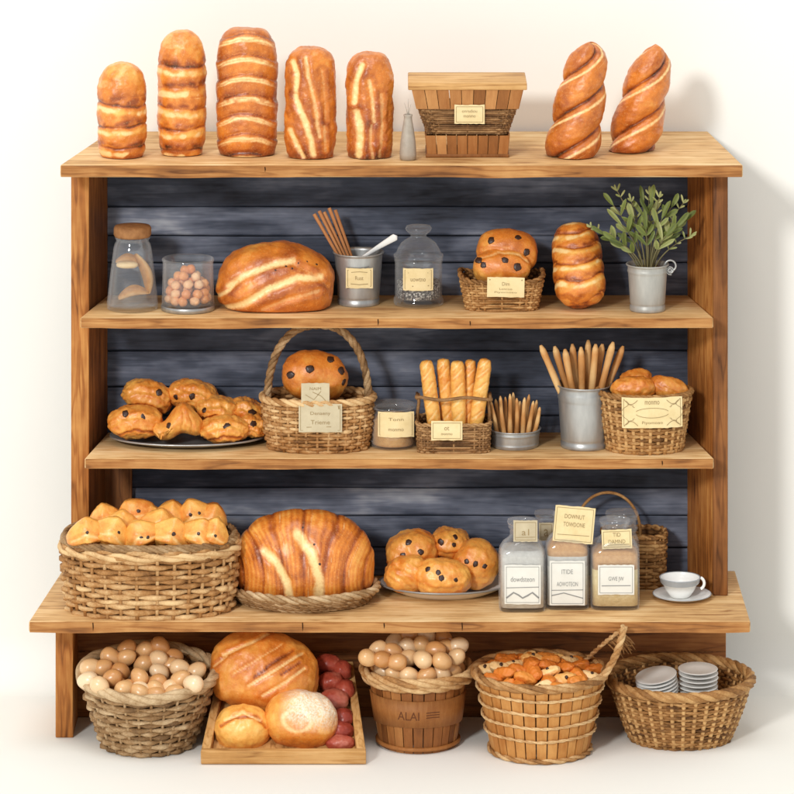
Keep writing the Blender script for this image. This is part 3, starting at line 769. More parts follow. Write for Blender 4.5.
# pale gill face of the cap
capo = [o for o in bpy.data.objects if o.name.startswith('dried_mushroom')][-1]
mm.build('pale_gills', M_DRIED, capo, k=k, loc=Vector((-5, -5.5, 40.5)) * k)

# glass tumbler of nuts
Y = Yof(K_UP, 314.5) + 25; k = S * sc(Y); py0 = pyof(K_UP, Y)
r = thing('glass_tumbler', 'straight glass tumbler half full of sugared nuts', 'jar', onto(188, Y, K_UP))
hj = py0 - 258
m = MB(); glass_shell(m, [(24.5, 0), (26, 0.8), (26.3, 5), (25.6, hj * 0.5), (25.2, hj - 4), (26.0, hj - 2), (26.0, hj - 0.6), (25.2, hj)], base=6.5, th=1.4); m.build('glass', M_GLASS, r, k=k)
m = MB(); lathe(m, [(25.9, 0.1), (26.9, 0.6), (26.9, 4.4), (26.4, 5.2)], 56, cap=False); m.build('tin_foot', M_TIN, r, k=k)
nut_me = None; cnt = 0
GN = 'sugared nuts in the tumbler'
nuts = []
for lay, (z, rad, n) in enumerate(((11.5, 19, 11), (19, 18.0, 10), (27, 16, 8), (34, 10, 5), (39, 3, 2), (12, 8, 4), (20, 8, 4), (28, 5, 3))):
    for i in range(n):
        a = 2 * PI * (i + 0.5 * lay) / n + rnd.uniform(-0.1, 0.1)
        nuts.append((rad * math.cos(a), rad * math.sin(a), z + rnd.uniform(-1, 1), lay))
nuts.sort(key=lambda q: q[1])
words_ord = ['first', 'second', 'third', 'fourth', 'fifth', 'sixth', 'seventh', 'eighth', 'ninth', 'tenth', 'eleventh', 'twelfth', 'thirteenth', 'fourteenth', 'fifteenth']
for (x, y, z, lay) in nuts:
    if nut_me is None:
        o = bread(9.6, 8.6, 9.2, axis='z', e=0.9, nu=16, nv=20, seed=31, lump=0.5).move(0, 0, -4.6).build('sugared_nut', M_COOKIE, k=1.0); nut_me = o.data
    else:
        o = bpy.data.objects.new('sugared_nut', nut_me); COL.objects.link(o)
    o.location = onto(188, Y, K_UP) + Vector((x, y, z)) * k; o.scale = (k * 1.02,) * 3; o.rotation_euler = (rnd.uniform(0, 6), rnd.uniform(0, 6), rnd.uniform(0, 6))
    tag(o, 'round amber sugared nut in the pile inside the straight glass tumbler', 'nut', GN)

# big batard
def lying(name, label, cx, K, py_f, L, H, D, mat=None, cat='bread', group=None, rotz=0.0, lift=0, Y=None, **kw):
    fl = kw.pop('flat', 0.12)
    if Y is None: Y = Yof(K, py_f) + D / 2 * 0.85
    k = S * sc(Y)
    m = bread(L, H / (1 - fl), D, axis='x', flat=fl, **kw)
    o = m.build(name, mat or M_BREAD, k=k, loc=onto(cx, Y, K, lift)); o.rotation_euler.z = rotz
    return tag(o, label, cat, group)
b = lying('batard_loaf', 'large oval loaf with long diagonal pale slashes, between the tumbler and the labelled bucket', 275.5, K_UP, 313.5, 117, 63, 74, e=0.82, nu=110, nv=120, seed=40, bake=0.54, flat=0.26, lump=2.0, edge=0.12,
          strokes=[([(-54, -22), (-30, -12), (-5, 4), (22, 14), (46, 13)], 6.5, 2.6, 1.0), ([(-46, 4), (-30, 16), (-4, 26), (18, 30)], 6.0, 1.8, 0.9),
                   ([(-12, -18), (16, -6), (44, 0)], 5.0, 1.6, 0.45), ([(-57, -8), (-46, 0), (-38, 10)], 4.0, 1.3, 0.8), ([(20, 26), (38, 18), (52, 4)], 3.5, 1.2, 0.3)])
chips(b, [(0, 44), (12, 47), (24, 50), (33, 50), (42, 47), (18, 45)], S, r=1.3, name='seed')

# labelled zinc bucket, cinnamon sticks, spoon
def tin_bucket(root, k, rb, rt, h, lip=1.2, th=1.0, foot=True, rings=(), name='body', mat=None):
    pr = [(rb - 1.5, 0.05), (rb + 0.6, 0.1), (rb + 0.8, 1.2), (rb + 0.7, 5.2), (rb - 0.2, 6.2)] if foot else [(rb - 1, 0.05), (rb, 0.4)]
    z0 = 6.2 if foot else 0.4
    for i in range(1, 30):
        v = i / 30; z = z0 + (h - z0) * v; rr_ = rb + (rt - rb) * (z / h)
        for rz, amp in rings: rr_ += amp * math.exp(-((z - rz) / 1.2) ** 2)
        pr.append((rr_, z))
    pr += [(rt + lip, h - 0.8), (rt + lip + 0.5, h), (rt + lip, h + 0.8), (rt - th, h)]
    for v in np.linspace(0.95, 0.1, 8): pr.append((rb + (rt - rb) * v - th, h * v))
    pr.append((0.1, h * 0.08))
    m = MB(); lathe(m, pr, 64, cap=False); return m.build(name, mat or M_TIN, root, k=k)
Y = Yof(K_UP, 307.5) + 20; k = S * sc(Y); py0 = pyof(K_UP, Y)
r = thing('zinc_bucket', 'small zinc bucket with a cream paper label, holding cinnamon sticks and a spoon', 'bucket', onto(358.5, Y, K_UP))
hb = py0 - 252
tin_bucket(r, k, 20.2, 24.2, hb)
make_tag(r, k, 27, 20, (1, -25.0, hb * 0.58), [('Rust', 0.52, 0.2, 0.3)], rot=(0.06, 0, -0.03), bow=1.8, marks=[([(-0.3, 0.3), (0, 0.34), (0.3, 0.3)], 0.6), ([(-0.32, -0.28), (0, -0.31), (0.32, -0.28)], 0.7)], name='label_card')
BK = (358.5, Y, k)
tips = [(314, 214, 'outermost cinnamon stick on the batard side of the labelled zinc bucket'), (319, 211, 'second cinnamon stick from the batard loaf in the zinc bucket'), (324, 212, 'middle one of five cinnamon sticks in the labelled zinc bucket'),
        (329, 208, 'longest cinnamon stick, second from the spoon, in the zinc bucket'), (335, 210, 'cinnamon stick nearest the spoon in the labelled zinc bucket')]
for i, (tx, ty, lab) in enumerate(tips):
    Yt = Y - 6 + 3 * i
    a = P(345 + 2.6 * i, 268, Y - 5 + 3 * i); b_ = P(tx, ty, Yt + 7); d = b_ - a
    n = d.length / S
    m = MB()
    # a quill: bark rolled from both edges
    aa = np.linspace(0, 4.2 * PI, 40); rad = 1.0 + 0.11 * aa
    loop = np.column_stack([rad * np.cos(aa) * 0.78, rad * np.sin(aa) * 0.62])
    v = []
    for t in np.linspace(0, 1, 10):
        v.append(np.column_stack([loop * (0.8 + 0.28 * t), np.full(40, t * n)]))
    m.add(np.concatenate(v), grid_faces(10, 40, False))
    o = m.build('cinnamon_stick', M_CINN, k=S, loc=a); o.rotation_mode = 'QUATERNION'; o.rotation_quaternion = Vector((0, 0, 1)).rotation_difference(d)
    tag(o, lab, 'cinnamon stick', 'cinnamon sticks in the zinc bucket')
a = P(356, 262, Y - 2); b_ = P(397, 236, Y - 10); d = b_ - a; n = d.length / S
m = MB(); t = np.linspace(0, 1, 24); v = []
for q in t:
    w = 1.5 + 2.6 * q ** 1.5 if q < 0.93 else 4.0 * math.sqrt(max(0.02, 1 - ((q - 0.93) / 0.07) ** 2))
    for j in range(10):
        an = 2 * PI * j / 10; v.append((w * math.cos(an), 1.0 * math.sin(an) + 2.5 * math.sin(PI * q), q * n))
m.add(v, grid_faces(24, 10, True) + [tuple(range(10)), tuple(23 * 10 + j for j in range(9, -1, -1))])
o = m.build('spoon', M_CERAM, k=S, loc=a); o.rotation_mode = 'QUATERNION'; o.rotation_quaternion = Vector((0, 0, 1)).rotation_difference(d)
tag(o, 'white spoon with its handle leaning out of the labelled zinc bucket', 'spoon')

# apothecary jar
Y = Yof(K_UP, 308.5) + 22; k = S * sc(Y); py0 = pyof(K_UP, Y)
r = thing('apothecary_jar', 'clear glass apothecary jar with domed lid, paper label and dark seeds', 'jar', onto(418.5, Y, K_UP))
hj = py0 - 257
m = MB(); glass_shell(m, [(22, 0), (24.6, 0.8), (25, 4), (24.4, 6.5), (23.4, 8), (23.6, hj * 0.5), (23.6, hj - 5), (24.4, hj - 2), (23.6, hj)], base=7); m.build('glass', M_GLASS, r, k=k)
m = MB(); lathe(m, [(23.2, hj + 0.4), (24.8, hj + 0.8), (24.8, hj + 2.6), (22.4, hj + 4), (21, hj + 8), (17.5, hj + 14), (12, hj + 18), (8.2, hj + 20), (7.6, hj + 22), (9.5, hj + 24), (12.5, hj + 26.5), (13.2, hj + 29), (12, hj + 31), (6, hj + 32.2), (0.2, hj + 32.4)], 48, cap=False)
m.build('glass_lid', M_GLASS, r, k=k)
make_tag(r, k, 30, 22, (-0.5, -24.9, hj * 0.62), [('uowtno', 0.5, 0.16, 0.5)], bow=3.0, marks=[([(-0.34, 0.3), (0.34, 0.3)], 0.5), ([(-0.2, -0.3), (0.36, -0.28)], 0.9)], name='label_card')
m = MB(); lathe(m, [(0.2, 7.4), (21.4, 7.5), (21.6, 14), (21.6, hj * 0.5), (18, hj * 0.53), (9, hj * 0.56), (0.2, hj * 0.57)], 48, cap=False)
o = m.build('seeds', M_SEED, k=k, loc=onto(418.5, Y, K_UP)); o['kind'] = 'stuff'; tag(o, 'dark and pale seeds filling the apothecary jar', 'seeds')

# basket with chip loaves
r, Y, k, py0 = basket_root('bread_basket', 'low rectangular brown wicker basket with a paper tag, on the upper shelf', 501.5, K_UP, 311.5, 35, 0.70)
hb = py0 - 277
m = woven(lambda v: (35 + 6.0 * v, 24 + 4 * v), hb, nexp=4.5, Nst=32, rows=12, sr=1.6, amp=1.0, tone=(0.45, 0.95)); m.build('woven_body', M_WICK_BRN, r, k=k)
m = MB(); pts = ring_pts(41.5, 28.5, hb, 4.5); pts[:, 2] += 4.5 * np.abs(pts[:, 0] / 41.5) ** 6; rope(m, pts, 1.3, 1.5, 2, 14, closed=True, tone=(0.3, 0.7)); m.build('rim', M_WICK_BRN, r, k=k)
make_tag(r, k, 37, 20, (3.5, -32.5, hb - 4), [('Dim', 0.68, 0.18, 0.2), ('Lonroo', 0.42, 0.1, 0.34), ('Piyomoao', 0.24, 0.1, 0.6)], border=False, rot=(0.1, 0.02, 0), marks=[([(-0.44, 0.4), (-0.42, 0.36)], 1.2), ([(0.42, 0.4), (0.44, 0.36)], 1.2)])
Yb = Y
def heap_bun(name, label, px, py, Y, L, H, D, group=None, chipspots=(), mat=None, cat='bread', rot=(0, 0, 0), chip_r=3.4, e=0.85, nu=44, nv=56, **kw):
    k = S * sc(Y)
    m = bread(L, H, D, axis='x', e=e, nu=nu, nv=nv, **kw).move(0, 0, -H / 2)
    Rm = Matrix.Rotation(rot[2], 3, 'Z') @ Matrix.Rotation(rot[1], 3, 'Y') @ Matrix.Rotation(rot[0], 3, 'X')
    m.rot(Rm)
    o = m.build(name, mat or M_BREAD, k=k, loc=P(px, py, Y))
    tag(o, label, cat, group)
    if chipspots: chips(o, chipspots, k, r=chip_r)
    return o
GC = 'chocolate chip loaves in the upper basket'
heap_bun('chip_loaf', 'chocolate chip loaf at the back of the low brown basket', 507, 252, Yb + 8, 62, 46, 40, GC, [(-16, 14), (10, 17), (20, 3)], seed=51, bake=0.48, rot=(0, 0.08, 0), chip_r=4.2, strokes=[([(-26, 2), (0, 8), (24, -8)], 2.2, 1.2, 0.4)])
heap_bun('chip_loaf', 'chocolate chip loaf at the front of the low brown basket', 502, 268, Yb - 8, 58, 38, 34, GC, [(-18, 6), (2, 11), (16, 4), (-24, 10)], seed=54, bake=0.40, chip_r=4.2, strokes=[([(-26, 10), (-4, 17), (18, 15), (27, 6)], 1.8, 1.0, 0.6)])

# banded loaf lying towards the viewer
def rolled():
    Y = 22; k = S * sc(Y)
    m = bread(85, 52, 46, axis='z', e=0.5, er=0.7, nu=130, nv=96, fn=bands(5, 0.75, 52, 1.3, 1.0, tilt=-0.12), seed=61, bake=0.52, lump=1.0, edge=0.0)
    m.tf(lambda v: np.column_stack([v[:, 0] * (1 - 0.10 * v[:, 2] / 85), v[:, 1], v[:, 2]]))
    m.rot(Matrix.Rotation(-0.62, 3, 'X') @ Matrix.Rotation(-0.08, 3, 'Y')); m.move(0, 0, -m.V()[:, 2].min())
    o = m.build('banded_loaf', M_BREAD, k=k)
    v = m.V(); cy = Yof(K_UP, 311.5) - v[:, 1].min() - 12
    o.location = onto(582.5, cy, K_UP)
    tag(o, 'five-roll banded loaf reclining between the low brown basket and the potted plant', 'bread')
rolled()

# potted plant
Y = Yof(K_UP, 313.5) + 17; k = S * sc(Y); py0 = pyof(K_UP, Y)
r = thing('potted_plant', 'leafy green herb in a small pale zinc pot at the end of the upper shelf', 'plant', onto(647.5, Y, K_UP))
hb = py0 - 264
pot = tin_bucket(r, k, 17.0, 20.0, hb, rings=((hb * 0.86, 0.8),), name='pot', mat=ramp_mat('whitewashed zinc', ((0.0, (118, 118, 114)), (0.5, (176, 174, 167)), (1.0, (224, 220, 210))), noises=((6, (6, 6, 1), 0.3), (60, (1, 1, 0.3), 0.2)), rough=0.45, metallic=0.35))
m = MB(); a = np.linspace(0, 2 * PI, 30, endpoint=False)
tube(m, np.column_stack([22.5 + 5.5 * np.cos(a), -4 + 0 * a, hb - 1 + 5.5 * np.sin(a)]), 1.0, 6, True)
a = np.linspace(0, 3.6 * PI, 40); tube(m, np.column_stack([22.5 + (1.2 + 0.28 * a) * np.cos(a), -4.5 + 0 * a, hb - 5.5 + (1.2 + 0.28 * a) * np.sin(a)]), 0.8, 6)
m.build('ring_handle', M_TIN, pot, k=k)
m = MB(); lathe(m, [(0.2, hb - 4), (18.5, hb - 4.4), (18, hb - 6)], 32, cap=False); m.build('soil', M_CINN, pot, k=k)
leaves, stems = MB(), MB()
def leaf(base, d, L, w, tone, cup=0.25):
    d = Vector(d).normalized(); side = d.cross(Vector((rnd.uniform(-0.5, 0.5), -1, rnd.uniform(-0.2, 0.5)))).normalized(); up = side.cross(d).normalized()
    nn = 9; v = []
    for i in range(nn):
        t = i / (nn - 1); ww = w * (0.10 + 1.2 * t ** 0.9 * (1 - t) ** 0.5 * 1.1) if t < 1 else 0.1 * w
        c = Vector(base) + d * (L * t) + up * (-L * 0.16 * t * t)
        for s_ in (-1, -0.5, 0, 0.5, 1):
            v.append((c + side * (ww * s_ * 0.5) + up * (cup * ww * abs(s_) ** 1.5))[:])
    leaves.add(v, grid_faces(nn, 5, False), tone=np.clip(tone + 0.14 * np.tile([0.6, 0.2, -1, 0.2, 0.6], nn), 0, 1))
# stems by their tips (in units from the pot's centre, z above the rim)
tipsP = [(-56, 4, 36, 'bud'), (-42, -4, 30, 'leaf'), (-34, 3, 58, 'leaf'), (-26, -8, 40, 'leaf'), (-16, 2, 62, 'bud'), (-14, -6, 46, 'leaf'), (-4, 6, 56, 'leaf'), (-2, -9, 36, 'leaf'), (4, 3, 58, 'leaf'), (12, 2, 66, 'bud'), (14, -6, 46, 'leaf'),
         (24, 4, 56, 'leaf'), (26, -5, 36, 'leaf'), (34, 3, 40, 'leaf'), (42, -2, 28, 'bud'), (-30, -9, 24, 'leaf'), (18, -10, 30, 'leaf'), (2, 8, 68, 'bud'), (36, 4, 60, 'bud'), (-30, 5, 72, 'bud')]
for (tx, ty, tz, kind) in tipsP:
    p0 = Vector((tx * 0.16, ty * 0.5, hb - 5)); p2 = Vector((tx, ty, hb + tz)); p1 = Vector((tx * 0.35, ty * 0.8, hb + tz * 0.55))
    ts = np.linspace(0, 1, 12); pts = [p0 * ((1 - t) ** 2) + p1 * (2 * t * (1 - t)) + p2 * (t * t) for t in map(float, ts)]
    tube(stems, [p[:] for p in pts], 0.9 - 0.45 * ts, 5)
    d = (pts[-1] - pts[-3]).normalized()
    if kind == 'bud':
        for s_ in (-1, 0, 1): leaf(pts[-1], d + Vector((0.8 * s_, 0, 0.1)), rnd.uniform(5, 9), 3.2, rnd.uniform(0.7, 1.0))
        for t_i in (6, 8, 10):
            for s_ in (-1, 1): leaf(pts[t_i], d + Vector((1.0 * s_, rnd.uniform(-0.4, 0.4), 0)), rnd.uniform(5, 9), 3.0, rnd.uniform(0.65, 1.0))
    else:
        leaf(pts[-1], d, rnd.uniform(15, 22), rnd.uniform(7, 10), rnd.uniform(0.3, 0.75))
        for t_i in (6, 9):
            for s_ in (-1, 1):
                leaf(pts[t_i], d + Vector((0.75 * s_, rnd.uniform(-0.9, 0.4), rnd.uniform(-0.1, 0.3))), rnd.uniform(13, 21), rnd.uniform(6, 9.5), rnd.uniform(0.15, 0.85))
leaves.build('foliage', M_LEAF, r, k=k); stems.build('stems', M_STEM, r, k=k)

# ================================================================== LOWER SHELF
# plate of raisin buns
def plate(m, r, sq=1.0, rise=5.0, th=1.2):
    lathe(m, [(0.1, 0.2), (r * 0.62, 0.1), (r * 0.66, 0.6), (r * 0.80, rise * 0.45), (r * 0.97, rise), (r, rise + 0.5), (r * 0.985, rise + th), (r * 0.8, rise * 0.45 + th * 1.1), (r * 0.64, th * 1.3), (0.1, th * 1.2)], 90, squash=sq, cap=False)
Y = Yof(K_LOW, 447.5) + 50 * 0.5; k = S * sc(Y)
r = thing('bun_plate', 'wide dull metal plate under the raisin buns on the lower shelf', 'plate', onto(188, Y, K_LOW))
m = MB(); plate(m, 78, 0.60, 6); o = m.build('dish', M_STEEL, r, k=k)
m = MB(); tube(m, ring_pts(77.4, 46.5, 6.8), 1.0, 6, True); m.build('rolled_edge', M_TIN, r, k=k)
GB = 'raisin buns on the metal plate'
Yp = Y
for (px, py, L, H, dy, spots, lab, seed, ry) in (
        (147.5, 397, 50, 35, 14, [(12, 8)], 'raisin bun propped highest at the back of the bun plate', 71, 0.25),
        (193, 396, 50, 32, 16, [(-16, 2), (0, 4)], 'raisin bun with a pale crease at the back middle of the bun plate', 72, 0.2),
        (217, 410, 42, 27, 2, [(-12, 3)], 'small raisin bun with one raisin, in the middle of the bun plate', 73, 0.1),
        (247, 412, 34, 24, 8, [(6, 4)], 'small bun at the back of the plate nearest the handled basket', 74, 0.3),
        (135.5, 423, 54, 35, -16, [(-9, 13), (8, 9)], 'plump raisin bun at the front of the bun plate nearest the side panel', 75, 0.0),
        (252, 426, 30, 25, -8, [(2, 6)], 'little bun squeezed at the plate edge nearest the handled basket', 76, 0.3),
        (224.5, 430, 48, 28, -22, [(3, 8)], 'flat raisin bun with one raisin at the front of the bun plate', 77, 0.0)):
    heap_bun('raisin_bun', lab, px, py, Yp + dy, L * 1.03, H * 0.94, 38, GB, spots, seed=seed, bake=0.36, rot=(0, ry, 0), chip_r=3.8, edge=0.1, lump=1.9, nu=60, nv=72, strokes=[([(-L * .46, -H * .05), (-L * .2, H * .2), (L * .15, H * .26), (L * .44, H * .05)], 3.4, 1.6, 0.30), ([(-L * .3, -H * .3), (0, -H * .12), (L * .36, -H * .2)], 2.4, 1.2, 0.0 if seed % 2 else 0.35)])
def crescent(p):
    x, z = p[:, 0], p[:, 2]
    return np.column_stack([x, p[:, 1], z + 10 * np.exp(-((x - 6) / 12) ** 2) - 8 * np.exp(-((x + 14) / 8) ** 2) * (z > 14)])
o = heap_bun('raisin_bun', 'folded crescent-shaped raisin bun at the front of the bun plate', 177.5, 428, Yp - 25, 50, 30, 34, GB, [(-9, 6)], seed=78, bake=0.38, chip_r=3.8, bend=crescent, edge=0.1, strokes=[([(4, -12), (8, 0), (6, 12)], 1.8, 1.0, 0.4), ([(14, -10), (16, 2), (12, 10)], 1.6, 1.0, 0.4)])

# handled wicker basket with a chip loaf
r, Y, k, py0 = basket_root('handled_basket', 'oval straw wicker basket with a tall twisted handle and two paper tags', 318, K_LOW, 454, 49, 0.62)
hb = py0 - 397
m = woven(lerp_prof(48.5, 54.5, 0.60, 1.5), hb, nexp=2.3, Nst=36, rows=15, sr=1.8, amp=1.5, tone=(0.4, 0.8), floor_at=0.35); m.build('woven_body', M_WICK, r, k=k)
m = MB(); rope(m, ring_pts(55.5, 33.5, hb + 0.5, 2.3), 1.9, 2.3, 3, 30, closed=True, tone=(0.5, 0.9)); m.build('rim', M_WICK, r, k=k)
m = MB(); t = np.linspace(0, PI, 90); hh = hb + 67
pts = np.column_stack([-50.5 * np.sign(np.cos(t)) * np.abs(np.cos(t)) ** 0.85, 0 * t, hb - 6 + 78 * np.sin(t) ** 0.9]); rope(m, pts, 2.0, 2.4, 3, 26, tone=(0.35, 0.75)); m.build('handle', M_WICK_GREY, r, k=k)
make_tag(r, k, 43, 28, (3, -36.9, hb * 0.52 + 11), [('Denaeny', 0.66, 0.15, 0.46), ('Trieme', 0.36, 0.15, 0.44)], mat=M_PAPER_GREY, bow=1.2, marks=[([(-0.32, -0.32), (0.25, -0.30)], 0.6), ([(0.42, 0.42), (0.43, 0.32)], 1.4)])
make_tag(r, k, 28, 21, (-2, -35.0, hb + 11), [('NAIM', 0.74, 0.14, 0.4)], mat=M_PAPER_GREY, border=False, marks=[([(-0.35, -0.05), (-0.05, -0.28), (0.2, 0.12)], 0.6), ([(-0.1, 0.08), (0.2, -0.1), (0.36, -0.32)], 0.6)])
heap_bun('chip_loaf', 'round chocolate chip loaf inside the tall-handled wicker basket', 314.5, 376, Y + 2, 66, 50, 46, None, [(-24, 4), (-5, 12), (17, 19), (27, 8), (29, -4)], seed=81, bake=0.46, chip_r=4.6, rot=(0, 0.12, 0), lump=1.6)

# glass jar of meal with tag
Y = Yof(K_LOW, 450.5) + 20; k = S * sc(Y); py0 = pyof(K_LOW, Y)
r = thing('meal_jar', 'squat glass jar of tan meal with a cream tag beside the handled basket', 'jar', onto(393, Y, K_LOW))
hj = py0 - 407
m = MB(); glass_shell(m, [(20, 0), (22, 0.8), (22.6, 4), (22.6, hj * 0.7), (22, hj * 0.82), (19, hj * 0.9), (19, hj)], base=2.5); m.build('glass', M_GLASS, r, k=k)
m = MB(); lathe(m, [(19.5, hj + 0.3), (23.0, hj + 0.4), (23.4, hj + 1.4), (23.0, hj + 3.2), (20, hj + 4.0), (0.2, hj + 4.4)], 48, cap=False); m.build('glass_lid', M_GLASS, r, k=k)
m = MB(); lathe(m, [(0.2, 2.9), (20.4, 3), (21, 5), (21, hj * 0.72), (17, hj * 0.80), (8, hj * 0.86), (0.2, hj * 0.87)], 48, cap=False)
o = m.build('meal', M_FLOUR, k=k, loc=onto(393, Y, K_LOW)); o['kind'] = 'stuff'; tag(o, 'coarse tan meal filling the squat glass jar', 'meal')
make_tag(r, k, 36, 25, (3, -24.0, hj * 0.60 + 3), [('Tonn', 0.72, 0.12, 0.42), ('monmo', 0.3, 0.10, 0.42)], bow=4.0)

# baguette basket
r, Y, k, py0 = basket_root('baguette_basket', 'small rectangular basket with an open wooden rail frame, holding five baguettes', 453.5, K_LOW, 453.5, 35, 0.62)
hb = py0 - 420
m = woven(lambda v: (35 + 1.2 * v, 22 + v), hb, nexp=6, Nst=32, rows=12, sr=1.3, amp=0.9, tone=(0.3, 0.75)); m.build('woven_body', M_WICK_DRK, r, k=k)
m = MB(); rope(m, ring_pts(36.8, 23.6, hb, 6), 1.0, 1.2, 2, 14, closed=True); m.build('rim', M_WICK_DRK, r, k=k)
for sx in (-1, 1):
    m = MB(); tube(m, [(sx * 35.5, 0, hb - 3), (sx * 36, 0, hb + 8), (sx * 34.6, -1, hb + 18), (sx * 35.5, -2, hb + 27)], [1.9, 1.7, 1.6, 2.0], 8, tone=0.5); m.build('post', M_WICK_DRK, r, k=k)
m = MB(); t = np.linspace(-1, 1, 20); tube(m, np.column_stack([38.5 * t, -17 - 3 * (1 - t ** 2), hb + 25.5 + 1.2 * np.sin(t * 5)]), 1.7, 8, tone=0.45)
for sx in (-1, 1): tube(m, [(sx * 36.5, -18, hb + 25.5), (sx * 36.5, 0, hb + 27)], 1.5, 8, tone=0.45)
m.build('rail', M_WICK_DRK, r, k=k)
make_tag(r, k, 31, 19, (-7, -26.0, hb * 0.55 + 8), [('ot', 0.62, 0.2, 0.16), ('monmo', 0.32, 0.1, 0.36)])
GBG = 'baguettes in the railed basket'
bag = [(426, 360.5, 435, 430), (443, 359, 449, 430), (457.5, 361, 459, 430), (470.5, 360, 467, 430), (485.5, 359, 475, 430)]
names_b = ['tilted outermost baguette nearest the meal jar in the railed basket', 'second baguette from the meal jar in the railed basket', 'middle baguette of the five in the railed basket', 'fourth baguette from the meal jar, just behind the last one, in the railed basket', 'outermost baguette nearest the tin of sticks, tilted, in the railed basket']
for i, (tx, ty, bx, by) in enumerate(bag):
    yy = Y + (-6 if i % 2 == 0 else 4)
    a = P(bx, by, yy - 1); b_ = P(tx, ty, yy + 2); d = b_ - a; n = d.length / S
    m = bread(n, 14.5 if i != 3 else 13, 14, axis='z', e=0.35, nu=60, nv=32, seed=90 + i, lump=0.5, bake=0.25, edge=0,
              strokes=[([(-5, n * (q - 0.5)), (4, n * (q - 0.5) + 9)], 1.7, 0.8, 0.7) for q in (0.15, 0.35, 0.55, 0.75, 0.88)])
    o = m.build('baguette', M_BREAD, loc=a); o.rotation_mode = 'QUATERNION'; o.rotation_quaternion = Vector((0, 0, 1)).rotation_difference(d)
    tag(o, names_b[i], 'baguette', GBG)

def sticks(tops, base_fn, Yc, ry, r0, r1, group, label_fn, name='breadstick', base_bake=0.45, tip=True):
    for i, (tx, ty) in enumerate(tops):
        yy = Yc + (ry if i % 2 else -ry) * rnd.uniform(0.5, 1)
        bx, by = base_fn(i, tx)
        a = P(bx, by, Yc + (ry if i % 2 else -ry) * 0.5); b_ = P(tx, ty, yy); d = b_ - a; n = d.length / S
        t = np.linspace(0, 1, 18); rr_ = r0 + (r1 - r0) * t; rr_ = rr_ * (1 + 0.06 * np.sin(t * 14 + i)); rr_[-1] *= 0.35; rr_[-2] *= 0.85
        m = MB(); tube(m, np.column_stack([0.5 * np.sin(t * 4 + i), 0.5 * np.cos(t * 3 + i), t * n]), rr_, 10, bake=np.clip(base_bake + 0.3 * np.sin(t * 9 + i * 2) * 0.5 - 0.25 * (t > 0.9), 0, 1))
        o = m.build(name, M_STICK, loc=a); o.rotation_mode = 'QUATERNION'; o.rotation_quaternion = Vector((0, 0, 1)).rotation_difference(d)
        tag(o, label_fn(i, len(tops)), 'breadstick', group)
# little tin of sticks
Y = Yof(K_LOW, 450.5) + 22; k = S * sc(Y); py0 = pyof(K_LOW, Y)
r = thing('stick_tin', 'shallow round tin full of short pointed breadsticks', 'tin', onto(514.5, Y, K_LOW))
hb = py0 - 428
tin_bucket(r, k, 24, 25.2, hb, foot=False, rings=((3, 0.4), (hb - 4, 0.4)))
tops = [(491, 401), (496, 399), (500.5, 396), (505, 397), (509.5, 394), (513, 392.5), (517, 398), (520.5, 401), (525, 397.5), (529, 394.5), (533, 401), (536.5, 400), (540, 407)]
sticks(tops, lambda i, tx: (514.5 + (tx - 514.5) * 0.72, 440), Y, 9, 2.7, 1.7, 'short sticks in the shallow tin', lambda i, n: f'{words_ord[i]} of thirteen short breadsticks in the shallow tin, counted from the baguettes')
# tall bucket of sticks
Y = Yof(K_LOW, 451.5) + 24; k = S * sc(Y); py0 = pyof(K_LOW, Y)
r = thing('tall_zinc_bucket', 'tall zinc bucket with ridged collar holding long breadsticks', 'bucket', onto(584.5, Y, K_LOW))
hb = py0 - 384
tin_bucket(r, k, 23.2, 27.2, hb, rings=((hb * 0.80, 0.9), (hb * 0.86, 0.9)))
tops = [(541, 345), (555, 346), (565, 349), (572, 344), (580.5, 347), (588, 340), (596, 344), (603, 344), (613.5, 342), (623, 346)]
sticks(tops, lambda i, tx: (584.5 + (tx - 584.5) * 0.26, 425), Y, 9, 3.0, 3.6, 'long sticks in the tall bucket', lambda i, n: f'{words_ord[i]} of ten long breadsticks in the tall bucket, counted from the shallow tin')
# basket of rolls with big label
r, Y, k, py0 = basket_root('roll_basket', 'round flared brown wicker basket with a large ornate cream label, on the lower shelf', 644.5, K_LOW, 455, 37, 0.75)
hb = py0 - 391
m = woven(lerp_prof(37, 46, 0.75), hb, Nst=30, rows=17, sr=1.6, amp=1.3, tone=(0.3, 0.7), stake_tone=0.95, floor_at=0.6, stake_r=1.25); m.build('woven_body', M_WICK_BRN, r, k=k)
m = MB(); rope(m, ring_pts(46.8, 35.2, hb + 0.5), 1.4, 1.7, 3, 18, closed=True, tone=(0.3, 0.65)); m.build('rim', M_WICK_BRN, r, k=k)
a = np.linspace(0, 1, 14)
fl = lambda sx, sz: [([(sx * (0.46 - 0.22 * t), sz * (0.44 - 0.14 * math.sin(PI * t) - 0.02)) for t in a], 0.6), ([(sx * (0.44 - 0.05 * math.sin(5 * t)), sz * (0.40 - 0.34 * t)) for t in a], 0.5), ([(sx * (0.40 - 0.12 * t + 0.02 * math.sin(9 * t)), sz * (0.30 - 0.12 * t)) for t in a], 0.5)]
mk = sum([fl(sx, sz) for sx in (-1, 1) for sz in (-1, 1)], []) + [([(0.28 * math.cos(q), 0.16 * math.sin(q)) for q in np.linspace(0.3, PI - 0.3, 20)], 0.5), ([(0.28 * math.cos(q), 0.16 * math.sin(q)) for q in np.linspace(PI + 0.3, 2 * PI - 0.3, 20)], 0.5)]
